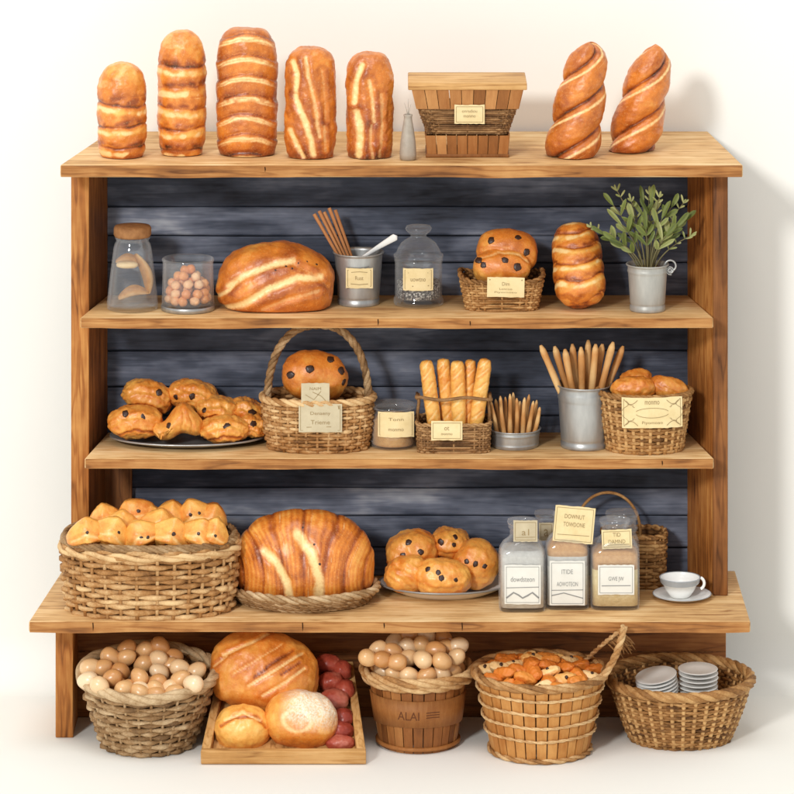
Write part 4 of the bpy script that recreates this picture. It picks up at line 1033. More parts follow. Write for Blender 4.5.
make_tag(r, k, 60, 31, (5.5, -40.5, hb - 13.0), [('monmo', 0.84, 0.12, 0.24), ('Piyomoao', 0.17, 0.12, 0.34)], rot=(0.10, -0.02, 0), bow=3.5, marks=mk)
GR = 'rolls in the labelled basket'
heap_bun('bread_roll', 'small back roll topmost in the flared basket with the ornate label', 636, 380, Y + 14, 32, 21, 22, GR, seed=101, bake=0.5, mat=M_BREAD, rot=(0, -0.2, 0))
heap_bun('bread_roll', 'long oval roll nearest the tall bucket in the ornate-label basket', 633, 389, Y - 10, 44, 24, 24, GR, seed=102, bake=0.46, rot=(0, -0.05, 0), strokes=[([(-14, 2), (10, 6)], 1.5, 0.6, 0.3)])
heap_bun('bread_roll', 'oval roll nearest the side panel in the ornate-label basket', 668, 389, Y - 2, 40, 24, 24, GR, seed=103, bake=0.46, rot=(0, 0.25, 0), strokes=[([(-12, 4), (12, -2)], 1.5, 0.6, 0.3)])

# ================================================================== LEDGE
# big oval basket of pastries
Y = -30; k = S * sc(Y); py0 = pyof(K_LEDGE, Y)
r = thing('pastry_basket', 'largest oval straw wicker basket heaped with golden pastries on the ledge', 'basket', onto(150, Y, K_LEDGE))
hb = 69
m = woven(lambda v: (81 + 5.5 * v + 1.5 * math.sin(PI * v), 50 + 6 * v), hb, nexp=2.25, Nst=34, rows=14, sr=2.4, amp=2.4, tone=(0.4, 0.8), floor_at=0.62, tilt=-1.0, coil=1.3); m.build('woven_body', M_WICK, r, k=k)
m = MB(); rope(m, ring_pts(88, 57, hb - 7, 2.25, tilt=-1), 2.2, 2.8, 2, 60, closed=True, tone=(0.6, 1.0)); m.build('binding', M_WICK, r, k=k)
m = MB()
rope(m, ring_pts(85.5, 55, hb + 0.5, 2.25, tilt=-1), 2.4, 2.2, 5, 40, closed=True, tone=(0.3, 0.6)); rope(m, ring_pts(84.5, 53.5, hb + 4.5, 2.25, tilt=2.5), 1.6, 1.6, 4, 30, closed=True, tone=(0.3, 0.6)); m.build('braided_rim', M_WICK_GREY, r, k=k)
GP = 'pastries in the largest basket'
past = [  # px, py, L, H, rotation, chips, where
    (88, 531, 40, 26, -0.15, [(0, 4)], 'front row', 'nearest the end'), (112, 530, 38, 28, 0.35, [(8, 2)], 'front row', 'second'), (140, 534, 40, 28, -0.5, [(2, 2), (8, 2)], 'front row', 'third'), (172, 533, 42, 30, 0.3, [(2, 4), (-6, -6)], 'front row', 'fourth'),
    (200, 533, 40, 28, 0.45, [(0, 5)], 'front row', 'fifth'), (214, 530, 28, 24, 0.3, [(2, 0)], 'front row', 'last'),
    (105, 519, 30, 22, -0.2, [], 'back row', 'nearest the end'), (133, 516, 40, 28, -0.55, [(6, 6)], 'back row', 'second'), (150, 521, 34, 22, 0.1, [], 'back row', 'third'), (172, 515, 30, 20, 0.1, [], 'back row', 'fourth'), (193, 516, 36, 26, -0.35, [(-2, 2), (6, 4)], 'back row', 'fifth'), (212, 518, 30, 22, 0.4, [], 'back row', 'last'),
    (160, 525, 36, 24, 0.2, [(0, 4)], 'middle row', 'first'), (122, 526, 34, 22, 0.1, [], 'middle row', 'second')]
def pinch(p, L):
    x = np.abs(p[:, 0]) / (L / 2); w = 1.05 - 0.42 * x ** 1.3
    return np.column_stack([p[:, 0], p[:, 1] * w, (p[:, 2]) * w + (1 - w) * 4])
for i, (px, py, L, H, ro, sp, row, nm) in enumerate(past):
    yy = Y + {'front row': -30, 'middle row': -6, 'back row': 16}[row]
    heap_bun('pastry', {'middle row': f'golden pastry in the middle of the largest basket, {"under the back-row folds" if nm == "first" else "behind the front pair nearest the end"}'}.get(row, f'golden pastry in the {row} of the largest basket, {nm}' + (' to the striped loaf' if nm == 'last' else ' of its row' if nm.startswith('nearest') else ' from the end')), px, py + (1.5 if row == 'front row' else -2.0), yy, L * 1.12, H * 1.18, 36, GP, sp, seed=110 + i, bake=0.32, rot=(0.35, ro, 0), chip_r=2.2, dia=1.45, e=0.62, nu=36, nv=48, edge=0, bend=lambda p, L=L: pinch(p, L),
             strokes=[([(-L * .42, 2), (0, H * .22), (L * .42, 0)], 3.0, 1.4, 0.6), ([(-L * .3, -H * .25), (0, -H * .1), (L * .35, -H * .25)], 1.8, 1.0, 0.0)])

# striped loaf on a braided tray
Y = -8; k = S * sc(Y); py0 = pyof(K_LEDGE, Y)
r = thing('braided_tray', 'oval braided straw tray under the big striped loaf', 'tray', onto(304, Y + 0, K_LEDGE))
m = MB(); lathe(m, [(0.1, 0.2), (60, 0.2), (66, 1), (66, 4), (60, 4), (0.1, 4)], 60, squash=0.72, cap=False, tone=0.4); m.build('base_mat', M_WICK_GREY, r, k=k)
m = MB()
for q, (rx_, z_) in enumerate(((63, 3.0), (66, 6.0), (68.5, 9.0), (71, 12.0))): rope(m, ring_pts(rx_, rx_ * 0.745, z_, wob=0.3), 1.5, 1.7, 3, 24, closed=True, tone=(0.3, 0.75))
rope(m, ring_pts(73, 54.5, 15, wob=0.6), 2.2, 2.2, 3, 34, closed=True, tone=(0.45, 0.85)); m.build('braided_rim', M_WICK_GREY, r, k=k)
def stripes(u, ph, p):
    x, z = p[:, 0] / 68, p[:, 2] / 40
    q = x * (1 - 0.10 * z) * 3.4 - 0.9 * np.sign(x) * np.abs(x) * (np.clip(z, -1, 1) ** 2) + 0.06 * fbm(p, 0.03, 3, 2)
    ff = fr(q); g = np.minimum(ff, 1 - ff)
    fine = 0.5 + 0.5 * np.sin(q * 2 * PI * 5 + 3 * fbm(p, 0.03, 5, 2))
    disp = -0.8 * np.exp(-(g / 0.05) ** 2) + 0.9 * np.sin(PI * ff) ** 0.8
    bk = 0.24 * np.exp(-(g / 0.08) ** 2) + 0.16 * (fine - 0.5) - 0.10 * np.exp(-((ff - 0.45) / 0.16) ** 2)
    cut = 0.40 * np.exp(-((ff - 0.26) / 0.05) ** 2) * np.clip(0.6 + fbm(p, 0.05, 9, 2), 0, 1) + 0.34 * fine ** 4 * np.clip(0.5 + fbm(p, 0.04, 2, 2), 0, 1)
    return disp, bk, cut, cut * 0
b = lying('striped_loaf', 'big domed croissant-like loaf with pale curved stripes, on a braided tray', 304, K_LEDGE, None, 139, 79, 84, Y=Y, lift=9, e=0.86, nu=140, nv=120, fn=stripes, seed=130, bake=0.50, flat=0.27, lump=1.6, edge=0.1,
          strokes=[([(-38, 22), (-26, 12), (-16, -8), (-12, -34)], 7.5, 2.4, 1.0), ([(-6, 38), (8, 22), (16, -4), (16, -34)], 9.0, 2.2, 1.0)])
chips(b, [(-1, 70), (11, 56), (16, 38)], S, r=1.5, name='seed')

# plate of chip buns
Y = Yof(K_LEDGE, 600.0) + 46 * 0.62; k = S * sc(Y)
r = thing('chip_bun_plate', 'grey-rimmed white plate under five chocolate chip buns on the ledge', 'plate', onto(445, Y, K_LEDGE))
m = MB(); plate(m, 66, 0.72, 10); m.build('dish', M_CERAM, r, k=k)
m = MB(); tube(m, ring_pts(65.6, 47.2, 10.8), 1.1, 6, True); m.build('grey_edge', M_STEEL, r, k=k)
GCB = 'chocolate chip buns on the ledge plate'
for (px, py, L, H, dy, sp, lab, seed, ry) in (
        (450, 544, 40, 32, 22, [(-10, 6), (4, 4), (6, 11)], 'chocolate chip bun at the very back of the ledge plate', 141, 0.1),
        (412, 553, 52, 44, 8, [(-4, 14), (9, 6), (-9, 2)], 'largest chocolate chip bun at the back of the plate nearest the striped loaf', 142, -0.2),
        (476, 564, 46, 50, 0, [(-9, 8), (0, 6), (8, 2)], 'tall chocolate chip bun on the plate nearest the labelled jars', 143, 0.5),
        (408, 575, 46, 36, -18, [], 'plain creased bun without chips at the front of the ledge plate', 144, -0.2),
        (442, 577, 58, 38, -26, [(-4, 9), (-1, 5), (14, 2), (-14, 11)], 'wide chocolate chip bun at the front centre of the ledge plate', 145, 0.06)):
    heap_bun('chip_bun', lab, px, py, Y + dy, L, H, 42, GCB, sp, seed=seed, bake=0.40, rot=(0, ry, 0), chip_r=3.4, edge=0.12, lump=1.8, nu=60, nv=72, strokes=[([(-8, 14), (8, 4), (14, -14)], 4, 2.4, 0.3), ([(-16, 8), (-6, 0), (0, -14)], 3, 1.4, 0.3)] if seed == 144 else [([(-L * .4, -H * .1), (-L * .1, -H * .22), (L * .3, -H * .12)], 3.0, 1.0, 0.3)])

# square jars
def square_jar(name, label, cx, pyf, pyt, w, fill_mat, fill_h, fill_lab, fill_name, label_rect=None, lines=(), marks=(), necktag=None, Y=None, neck=0.46, layer=None):
    d = w * 0.9
    if Y is None: Y = Yof(K_LEDGE, pyf) + d / 2
    k = S * sc(Y); py0 = pyof(K_LEDGE, Y); h = py0 - pyt
    r = thing(name, label, 'jar', onto(cx, Y, K_LEDGE))
    hw = w / 2; nk = hw * neck / 0.46 * 0.52
    ytops = h * 0.70
    outer = [(hw - 2, 0), (hw - 0.3, 1.0), (hw, 3), (hw, ytops - 8), (hw - 0.8, ytops - 3), (hw - 4, ytops + 3), (nk + 2, ytops + 8), (nk, ytops + 11), (nk, h - 9), (nk + 1.5, h - 8), (nk + 1.5, h - 6), (nk, h - 5)]
    # square section below, round neck above
    n = 64; a = np.linspace(0, 2 * PI, n, endpoint=False); c, s_ = np.cos(a), np.sin(a)
    def rows(pr): 
        out = []
        for rr_, z in pr:
            t = min(1, max(0, (z - ytops + 4) / 12)); ne = 5.5 + (2 - 5.5) * t
            out.append(np.column_stack([rr_ * np.sign(c) * np.abs(c) ** (2 / ne), rr_ * (0.9 + 0.1 * t) * np.sign(s_) * np.abs(s_) ** (2 / ne), np.full(n, z)]))
        return np.concatenate(out), len(pr)
    inner = [(max(q - 1.4, 0.3), z) for q, z in outer if z > 3.5][::-1] + [(hw - 2.5, 4.0), (0.2, 4.0)]
    pr = [(0.2, 0)] + outer + inner
    v, nr = rows(pr); m = MB(); m.add(v, grid_faces(nr, n, True)); m.build('glass', M_GLASS, r, k=k)
    m = MB(); lathe(m, [(nk - 1.8, h - 8), (nk - 1.6, h - 4.6), (nk + 2.2, h - 4.4), (nk + 2.8, h - 2.5), (nk + 2.2, h - 0.4), (nk - 2, h), (0.2, h + 0.2)], 40, cap=False); m.build('stopper', M_GLASS, r, k=k)
    if fill_mat:
        fz = [(hw - 1.7, 4.2), (hw - 1.7, min(fill_h, ytops - 6))]
        if fill_h > ytops - 6: fz += [(hw - 4.5, ytops - 1), (hw - 8, min(fill_h, ytops + 4))]
        fz = [(0.2, 4.2)] + fz + [(fz[-1][0] * 0.6, fz[-1][1] + 2.2), (0.2, fz[-1][1] + 3.2)]
        v, nr = rows(fz); m = MB(); m.add(v, grid_faces(nr, n, True))
        o = m.build(fill_name, fill_mat, k=k, loc=onto(cx, Y, K_LEDGE)); o['kind'] = 'stuff'; tag(o, fill_lab, fill_name.replace('_', ' '))
    if layer:
        lm, lh, ln, ll = layer; z0 = fz[-1][1] - 3.0; r0 = fz[-2][0]
        if z0 < ytops - 8: lz = [(0.2, z0), (hw - 1.8, z0 - 2.0), (hw - 1.8, min(z0 + lh, ytops - 6)), (hw - 8, z0 + lh + 4), (0.2, z0 + lh + 6)]
        else: lz = [(0.2, z0), (r0, z0 - 1.0), (nk - 1.6, ytops + 11), (nk - 1.6, z0 + lh), (0.2, z0 + lh + 2)]
        v, nr = rows(lz); m = MB(); m.add(v, grid_faces(nr, n, True))
        o = m.build(ln, lm, k=k, loc=onto(cx, Y, K_LEDGE)); o['kind'] = 'stuff'; tag(o, ll, ln.replace('_', ' '))
    if label_rect:
        x0, x1, y0, y1 = label_rect
        make_tag(r, k, x1 - x0, y1 - y0, ((x0 + x1) / 2 - cx, -d / 2 - 1.3, pyof(K_LEDGE, Y) - (y0 + y1) / 2 + (d / 2) * (0.27)), lines, mat=M_WHITE_LABEL, ink=M_INK_GREY, marks=marks, name='label_card', thick=0.8)
    if necktag:
        x0, x1, y0, y1, ln, mt, ro = necktag
        make_tag(r, k, x1 - x0, y1 - y0, ((x0 + x1) / 2 - cx, -nk - 4.0, pyof(K_LEDGE, Y) - (y0 + y1) / 2 + (nk + 4) * 0.27), ln, mat=mt, ink=M_INK, rot=ro, name='neck_tag', marks=[([(-0.4, -0.3), (0.4, -0.28)], 0.5)])
    return r, Y, k, h
hill = [([(-0.45, -0.34), (-0.25, -0.2), (-0.12, -0.26), (0.0, -0.34), (0.15, -0.27), (0.27, -0.2), (0.45, -0.34)], 1.6), ([(-0.45, -0.08), (0.45, -0.06)], 0.7)]
J1 = square_jar('labelled_jar', 'square glass jar of grey meal with a white hill-sketch label, beside the bun plate', 522, 613, 519, 46.5, M_GREYMEAL, 58, 'grey meal filling the square jar beside the bun plate', 'grey_meal',
                (504, 540, 565, 604), [('dowdsteon', 0.64, 0.13, 0.66)], hill, (513, 537, 521, 542, [('a1', 0.45, 0.3, 0.3)], M_PAPER_GREY, (0, 0, 0)))
J2 = square_jar('labelled_jar', 'middle square glass jar with a large tilted cream card covering its neck', 567, 610.5, 512, 44, M_GREYMEAL, 53, 'grey meal filling the lower part of the middle square jar', 'grey_meal',
                (549, 584, 561, 605), [('ITIDE', 0.76, 0.10, 0.32), ('AOWOTEON', 0.48, 0.10, 0.6)], [([(-0.45, -0.16), (0.45, -0.15)], 0.7), ([(-0.45, -0.28), (-0.1, -0.22), (0.45, -0.34)], 1.0)],
                (553.5, 593.5, 507, 543, [('DOWNUT', 0.72, 0.12, 0.5), ('TOWDONE', 0.5, 0.12, 0.54)], M_PAPER, (0, 0.09, 0)), layer=(M_SUGAR, 10, 'brown_sugar', 'brown sugar layer on top in the middle square jar'))
J3 = square_jar('labelled_jar', 'square glass jar of ochre flour with cream neck tag, nearest the cup', 614.5, 611, 518, 49, M_OCHRE, 40, 'ochre flour filling the square jar nearest the cup', 'ochre_flour',
                (597, 633, 565, 594.5), [('GWE JW', 0.52, 0.18, 0.42)], [([(-0.4, -0.2), (0.4, -0.19)], 0.8)], (601, 631, 530, 549, [('TID', 0.74, 0.2, 0.26), ('DAMND', 0.38, 0.2, 0.56)], M_PAPER, (0, -0.04, 0)), layer=(M_SUGAR, 14, 'brown_sugar', 'orange brown sugar layer in the square jar nearest the cup'))
square_jar('back_jar', 'clear glass jar with a small paper tag, standing behind between two labelled jars', 546, None, 511, 32, None, 0, '', '', None, (), (), (538.5, 553, 523, 541, [('a', 0.45, 0.4, 0.3)], M_PAPER_GREY, (0, 0, 0)), Y=J1[1] + 44, neck=0.5)
square_jar('back_jar', 'clear glass jar without a label, standing behind the ochre flour jar', 622, None, 511, 34, None, 0, '', '', None, (), (), None, Y=J3[1] + 46, neck=0.72)

# lopsided handled basket behind the jars
Y = 54; k = S * sc(Y); py0 = pyof(K_LEDGE, Y)
r = thing('small_handled_basket', 'small brown wicker basket with a thin arched handle, half hidden behind the jars', 'basket', onto(634, Y, K_LEDGE))
hb = py0 - 532
m = woven(lambda v: (29.5 + 1.5 * v, 20 + 1.5 * v), hb, nexp=4, Nst=22, rows=15, sr=1.5, amp=1.2, tone=(0.3, 0.7)); m.build('woven_body', M_WICK_BRN, r, k=k)
m = MB(); rope(m, ring_pts(31.5, 22, hb, 4), 1.2, 1.4, 2, 16, closed=True); rope(m, ring_pts(30.5, 21, 18, 4), 1.0, 1.3, 2, 18, closed=True); m.build('rim', M_WICK_BRN, r, k=k)
m = MB(); t = np.linspace(0, PI, 50); tube(m, np.column_stack([-26 - 32 * np.cos(t) * 1.02, 2 + 0 * t, hb - 8 + 47 * np.sin(t) ** 0.8]), 1.5, 8, tone=0.55)
tube(m, np.column_stack([np.linspace(-59, -28, 8), np.full(8, 2.0), hb - 8 - 6 * np.linspace(0, 1, 8)]), 1.5, 8, tone=0.55); m.build('handle', M_WICK_BRN, r, k=k)

# cup and saucer
Y = Yof(K_LEDGE, 606) + 29 * 0.95; k = S * sc(Y); py0 = pyof(K_LEDGE, Y)
r = thing('saucer', 'white saucer with a grey edge under the cup on the ledge', 'saucer', onto(682, Y, K_LEDGE))
m = MB(); lathe(m, [(0.1, 0.2), (15, 0.1), (16, 0.8), (22, 2.2), (28.5, 4.6), (29.2, 5.2), (28.6, 5.7), (22, 3.6), (15, 2.0), (0.1, 1.8)], 64, cap=False); m.build('dish', M_CERAM, r, k=k)
m = MB(); tube(m, ring_pts(28.9, 28.9, 5.3), 0.6, 6, True); m.build('grey_edge', M_BAND, r, k=k)
r = thing('teacup', 'small white cup with a grey band, sitting on the saucer', 'cup', onto(680, Y, K_LEDGE, 2.0))
hb = py0 - 2 - 577
m = MB(); lathe(m, [(0.1, 0.2), (9, 0.1), (10, 1), (14.5, 7), (17.5, 14), (18.6, hb * 0.70)], 56, cap=False); m.build('bowl', M_CERAM, r, k=k)
m = MB(); lathe(m, [(18.6, hb * 0.70), (19.6, hb * 0.76), (20.0, hb * 0.9), (20.4, hb - 0.6), (20.8, hb), (20.2, hb + 0.5), (19.4, hb)], 56, cap=False); m.build('grey_band', M_BAND, r, k=k)
m = MB(); lathe(m, [(19.5, hb), (18.6, hb * 0.8), (16.6, 14.5), (13, 7.5), (8, 2.6), (0.1, 2.2)], 56, cap=False); m.build('inside_glaze', M_CERAM, r, k=k)
m = MB(); t = np.linspace(-1.2, 1.2, 18); tube(m, np.column_stack([18.5 + 5.5 * np.cos(t), -3 + 0 * t, hb * 0.72 + 6 * np.sin(t)]), 1.5, 8); m.build('handle', M_CERAM, r, k=k)

# ================================================================== FLOOR
EGG_ME = []
def egg_mesh(i):
    m = bread(20, 16.4, 16.4, axis='z', e=0.98, nu=26, nv=32, seed=150 + i, lump=0.12, edge=0)
    m.move(0, 0, -10); m.tf(lambda v: np.column_stack([v[:, 0] * (1 - 0.011 * v[:, 2]), v[:, 1] * (1 - 0.011 * v[:, 2]), v[:, 2]]))
    return m
def egg(px, py, Y, size, label, group, i):
    while len(EGG_ME) < 3:
        o = egg_mesh(len(EGG_ME)).build('egg', M_EGG, k=1.0); EGG_ME.append(o.data); bpy.data.objects.remove(o)
    o = bpy.data.objects.new('egg', EGG_ME[i % 3]); COL.objects.link(o)
    kk = S * sc(Y) * size / 9.3
    o.scale = (kk,) * 3; o.location = P(px, py, Y)
    o.rotation_euler = (rnd.uniform(-0.5, 0.5), rnd.uniform(0.7, 2.4) * rnd.choice((-1, 1)), rnd.uniform(-0.4, 0.4))
    tag(o, label, 'egg', group)
def egg_heap(rows, Y0, Y1, fit, group, where, size):
    n = 0
    for ri, (rname, eggs) in enumerate(rows):
        eggs = sorted(eggs)
        for i, (x, y) in enumerate(eggs):
            px, py = fit(x, y)
            t = ri / max(1, len(rows) - 1)
            nm = 'only' if len(eggs) == 1 else words_ord[i]
            egg(px, py, Y0 + (Y1 - Y0) * t + rnd.uniform(-1, 1), size * rnd.uniform(0.94, 1.05), f'{nm} egg from the left in the {rname} row of {where}', group, n); n += 1
# twisted-rim egg basket
r, Y, k, py0 = basket_root('egg_basket', 'grey wicker basket with a twisted rim, heaped with brown eggs, on the floor', 148, KF, 757.5, 43, 0.95)
hb = py0 - 673
m = woven(lerp_prof(43, 66, 0.95, 1.0), hb, Nst=30, rows=14, sr=2.0, amp=2.0, tone=(0.25, 0.65), tilt=9, floor_at=0.6, coil=1.2); m.build('woven_body', M_WICK_GREY, r, k=k)
m = MB(); pts = ring_pts(67, 64, hb + 1, tilt=9, wob=1.0); pts[:, 0] -= 3 * 0; rope(m, pts, 2.6, 3.3, 3, 70, closed=True, tone=(0.6, 1.0)); m.build('twisted_rim', M_WICK_GREY, r, k=k)
rows = [('front', [(352, 372), (415, 388), (485, 398), (565, 390), (250, 358), (640, 350)]),
        ('second', [(200, 338), (300, 328), (415, 322), (488, 350), (588, 333)]),
        ('third', [(262, 283), (338, 300), (497, 303), (585, 283), (655, 297), (212, 283)]),
        ('fourth', [(295, 240), (362, 240), (430, 270), (497, 247), (545, 275)]),
        ('back', [(363, 205), (437, 213), (503, 195), (555, 240)])]
egg_heap(rows, Y - 44, Y + 26, lambda x, y: (40 + x / 4.18, 600 + y / 4.18), 'eggs in the twisted-rim basket', 'the twisted-rim basket', 10.0)
# hidden eggs that carry the heap
for i in range(14):
    a = i / 14 * 2 * PI; egg(148 + 34 * math.cos(a), 684 - 6 * math.sin(a), Y + 32 * math.sin(a) - 6, 9.6, 'brown egg deep in the heap of the twisted-rim basket', 'eggs deep in the twisted-rim basket', i)

# tilted wooden tray
Yfr, Yrr = -108, 30
tray = thing('display_tray', 'shallow wooden tray propped up at the back, holding loaves and red fruit', 'tray', onto(283.5, -108, KF))
tilt = math.atan2(52, 138)
kT = S * sc(-100)
Lt = 147; wf, wb = 165, 136
def tr_x(x, y): return x * (1 - (1 - wb / wf) * y / Lt)
def tray_box(m, x0, x1, y0, y1, z0, z1, **kw):
    q = MB(); box(q, x0, x1, y0, y1, z0, z1, 0.8, **kw)
    q.tf(lambda v: np.column_stack([tr_x(v[:, 0], v[:, 1]), v[:, 1], v[:, 2]])); m.merge(q)
Rt = Matrix.Rotation(tilt, 3, 'X')
M_TRAY = wood('tray pine', (138, 90, 44), (196, 146, 86), (226, 182, 124), 'x'); M_TRAYY = wood('tray pine sides', (138, 90, 44), (196, 146, 86), (226, 182, 124), 'y')
H_T = 15
for nm, (x0, x1, y0, y1, z0, z1), mt in (('front_rail', (-wf / 2, wf / 2, 0, 6, 0, H_T), M_TRAY), ('back_rail', (-wf / 2, wf / 2, Lt - 6, Lt, 0, H_T), M_TRAY), ('side_rail', (-wf / 2, -wf / 2 + 9, 6.1, Lt - 6.1, 0, H_T), M_TRAYY), ('side_rail', (wf / 2 - 9, wf / 2, 6.1, Lt - 6.1, 0, H_T), M_TRAYY), ('floor_board', (-wf / 2 + 9, wf / 2 - 9, 6, Lt - 6, 1.2, 4), M_TRAYY)):
    m = MB(); tray_box(m, x0, x1, y0, y1, z0, z1); m.rot(Rt); m.move(0, 0, 0.4); m.build(nm, mt, tray, k=kT)
m = MB()
for sx in (-1, 1): box(m, sx * 52 - 5, sx * 52 + 5, 118, 128, 0.1, 118 * math.tan(tilt) - 1, 0.6)
m.build('rear_leg', M_WOOD_DARK, tray, k=kT)
def in_tray(x, y, h=0):
    """a point of the tray floor x across, y up the slope (units), lifted h along the slope's normal"""
    v = Rt @ Vector((tr_x(x, y), y, 4 + h)); return tray.location + v * kT
def tray_bread(name, label, x, y, L, H, D, px=None, cat='bread', mat=None, group=None, rz=0.0, fl=0.1, e=0.85, ch=(), **kw):
    m = bread(L, H / (1 - fl), D, axis='x', flat=fl, e=e, nu=80, nv=90, **kw)
    m.rot(Rt @ Matrix.Rotation(rz, 3, 'Z'))
    o = m.build(name, mat or M_BREAD, k=kT, loc=in_tray(x, y)); return tag(o, label, cat, group)
def floured(u, ph, p):
    z = p[:, 2]; top = np.clip((z - 2) / 14, 0, 1) * np.clip((p[:, 0] + 6) / 20, 0, 1)
    r_ = np.hypot(p[:, 0] * 0.8, p[:, 1]); ringd = np.abs(r_ - 16)
    return -1.2 * np.exp(-(ringd / 2.5) ** 2), 0.25 * np.exp(-(ringd / 2.5) ** 2) - 0.1 * top, 0.5 * np.exp(-((r_ - 10) / 5) ** 2) * (z > 0), np.clip(top * 1.1, 0, 1)
def tray_pix(px, py, h):
    # solve for the tray point whose lifted image falls on (px, py)
    best = None
    for yy in np.linspace(5, Lt, 120):
        q = in_tray(0, yy, h); Yq = q.y / S; pyq = (ZC - q.z) / S / sc(Yq) + YH
        if best is None or abs(pyq - py) < best[0]: best = (abs(pyq - py), yy, Yq)
    yy = best[1]; x = (xof(px, best[2]) - tray.location.x) / kT / (1 - (1 - wb / wf) * yy / Lt)
    return x, yy
cutL = [([(-44, 8), (-22, 24), (-4, 38)], 3.4, 1.6, 0.8), ([(-30, -8), (-10, 10), (12, 32)], 2.2, 1.0, 0.6), ([(-12, -16), (12, 6), (34, 28)], 3.0, 1.6, 0.85), ([(4, -22), (24, -4), (40, 14)], 3.0, 1.6, 0.85), ([(-50, -4), (-40, 8)], 2.4, 1.0, 0.6), ([(20, -24), (38, -10)], 2.0, 1.0, 0.5)]
darkL = [([(2, 6), (14, 18), (24, 28)], 3.2, 1.4, 0.0), ([(18, 2), (34, 18)], 2.0, 1.6, 0.0), ([(-8, -6), (2, 4)], 2.0, 1.0, 0.0)]
# large round loaf stands leaning on the tray's upper end
x, yy = tray_pix(265, 671, 30)
m = bread(111, 82, 62, axis='x', e=0.82, nu=110, nv=110, seed=160, bake=0.46, lump=2.2, edge=0.0, strokes=cutL + darkL)
m.move(0, 0, -41); m.rot(Matrix.Rotation(-0.30, 3, 'X') @ Matrix.Rotation(0.22, 3, 'Y'))
o = m.build('country_loaf', M_BREAD, k=kT, loc=P(264, 674, -34)); tag(o, 'huge rounded country loaf with pale and dark slashes, overhanging the wooden tray', 'bread')
m = bread(56, 47, 44, axis='x', e=0.9, nu=70, nv=80, seed=163, bake=0.28, lump=1.4, edge=0.1, strokes=[([(-22, 6), (-8, 16), (14, 16), (24, 4)], 2.6, 1.2, 0.0), ([(-18, 12), (0, 20), (18, 12)], 2.0, 0.9, 0.7)])
m.move(0, 0, -23); o = m.build('bread_bun', M_BREAD, k=kT, loc=P(243, 729, -78)); tag(o, 'small plain golden bun in the front corner of the wooden tray', 'bread')
m = bread(74, 58, 56, axis='x', e=0.88, nu=80, nv=90, seed=166, bake=0.40, lump=1.4, edge=0.15, fn=lambda u, ph, p: (0, 0.12 * np.clip(-p[:, 2] / 20, 0, 1), 0.7 * np.exp(-((np.hypot(p[:, 0] + 4, (p[:, 2] - 6) * 1.4) - 14) / 3.5) ** 2), np.clip((p[:, 2] + 6) / 20, 0, 1) * np.clip((p[:, 0] + 24) / 24, 0, 1)))
m.move(0, 0, -29); m.rot(Matrix.Rotation(0.1, 3, 'Y')); o = m.build('floured_bun', M_BREAD, k=kT, loc=P(301, 720, -76)); tag(o, 'round bun dusted with white flour at the front of the wooden tray', 'bread')
GF = 'red fruit along the side of the tray'
for (px, py, Y_, L, H, lab) in ((328, 664, 2, 26, 19, 'dark red fruit furthest up the tray, behind the country loaf'), (342, 671, -4, 20, 21, 'red fruit in the far corner of the tray by the side rail'), (331, 682, -18, 26, 20, 'red fruit half behind the country loaf, second up from the floured bun'),
        (345, 690, -26, 20, 22, 'red fruit against the middle of the tray side rail'), (334, 700, -38, 30, 23, 'largest pinkish red fruit in the tray, above the small round one'), (343, 718, -58, 22, 20, 'small round red fruit in the tray beside the floured bun'),
        (337, 731, -72, 34, 20, 'long red fruit in the tray, touching the floured bun'), (340, 743, -86, 30, 15, 'flat red fruit against the front rail of the tray')):
    m = bread(L, H, 22, axis='x', e=0.92, nu=40, nv=48, seed=int(px), lump=0.9, edge=0); m.move(0, 0, -H / 2)
    o = m.build('red_fruit', M_RED, k=kT, loc=P(px, py, Y_)); tag(o, lab, 'fruit', GF)

# slatted egg bucket
Y = Yof(KF, 754) + 38; k = S * sc(Y); py0 = pyof(KF, Y)
r = thing('egg_bucket', 'wooden slat bucket with a wicker rim and faded lettering, heaped with eggs', 'bucket', onto(418, Y, KF))
hb = py0 - 671
def staves(rb, rt, h, n, mat, root, k, sq=1.0, name='staves', tone=(0.25, 0.85), floor=0.6):
    m = MB(); rr = random.Random(n)
    for i in range(n):
        a0, a1 = 2 * PI * i / n + 0.012, 2 * PI * (i + 1) / n - 0.012
        j = rr.uniform(-0.5, 0.4); v = []
        for (rad, z) in ((rb, 0.2), (rb + (rt - rb) * 0.5, h * 0.5), (rt, h)):
            for dr in (0, -2.4):
                for aa in (a0, (a0 + a1) / 2, a1): v.append(((rad + dr + j) * math.cos(aa), (rad + dr + j) * sq * math.sin(aa), z))
        f = []
        for q in (0, 1):
            o = q * 6
            f += [(o, o + 1, o + 7, o + 6), (o + 1, o + 2, o + 8, o + 7), (o + 4, o + 3, o + 9, o + 10), (o + 5, o + 4, o + 10, o + 11), (o + 2, o + 5, o + 11, o + 8), (o + 3, o, o + 6, o + 9)]
        f += [(12, 13, 16, 15), (13, 14, 17, 16)]
        m.add(v, f, tone=rr.uniform(*tone))
    r_ = rb + (rt - rb) * floor
    lathe(m, [(0.1, h * floor), (r_ - 2, h * floor)], 40, squash=sq, cap=False, tone=0.4)
    return m.build(name, mat, root, k=k, smooth=False)
staves(39, 50, hb, 26, M_SLAT_RED, r, k)
m = MB(); pts = ring_pts(40.6, 40.6, 4.5); tube(m, pts, 2.2, 6, True, tone=0.5); m.build('bottom_hoop', M_SLAT, r, k=k)
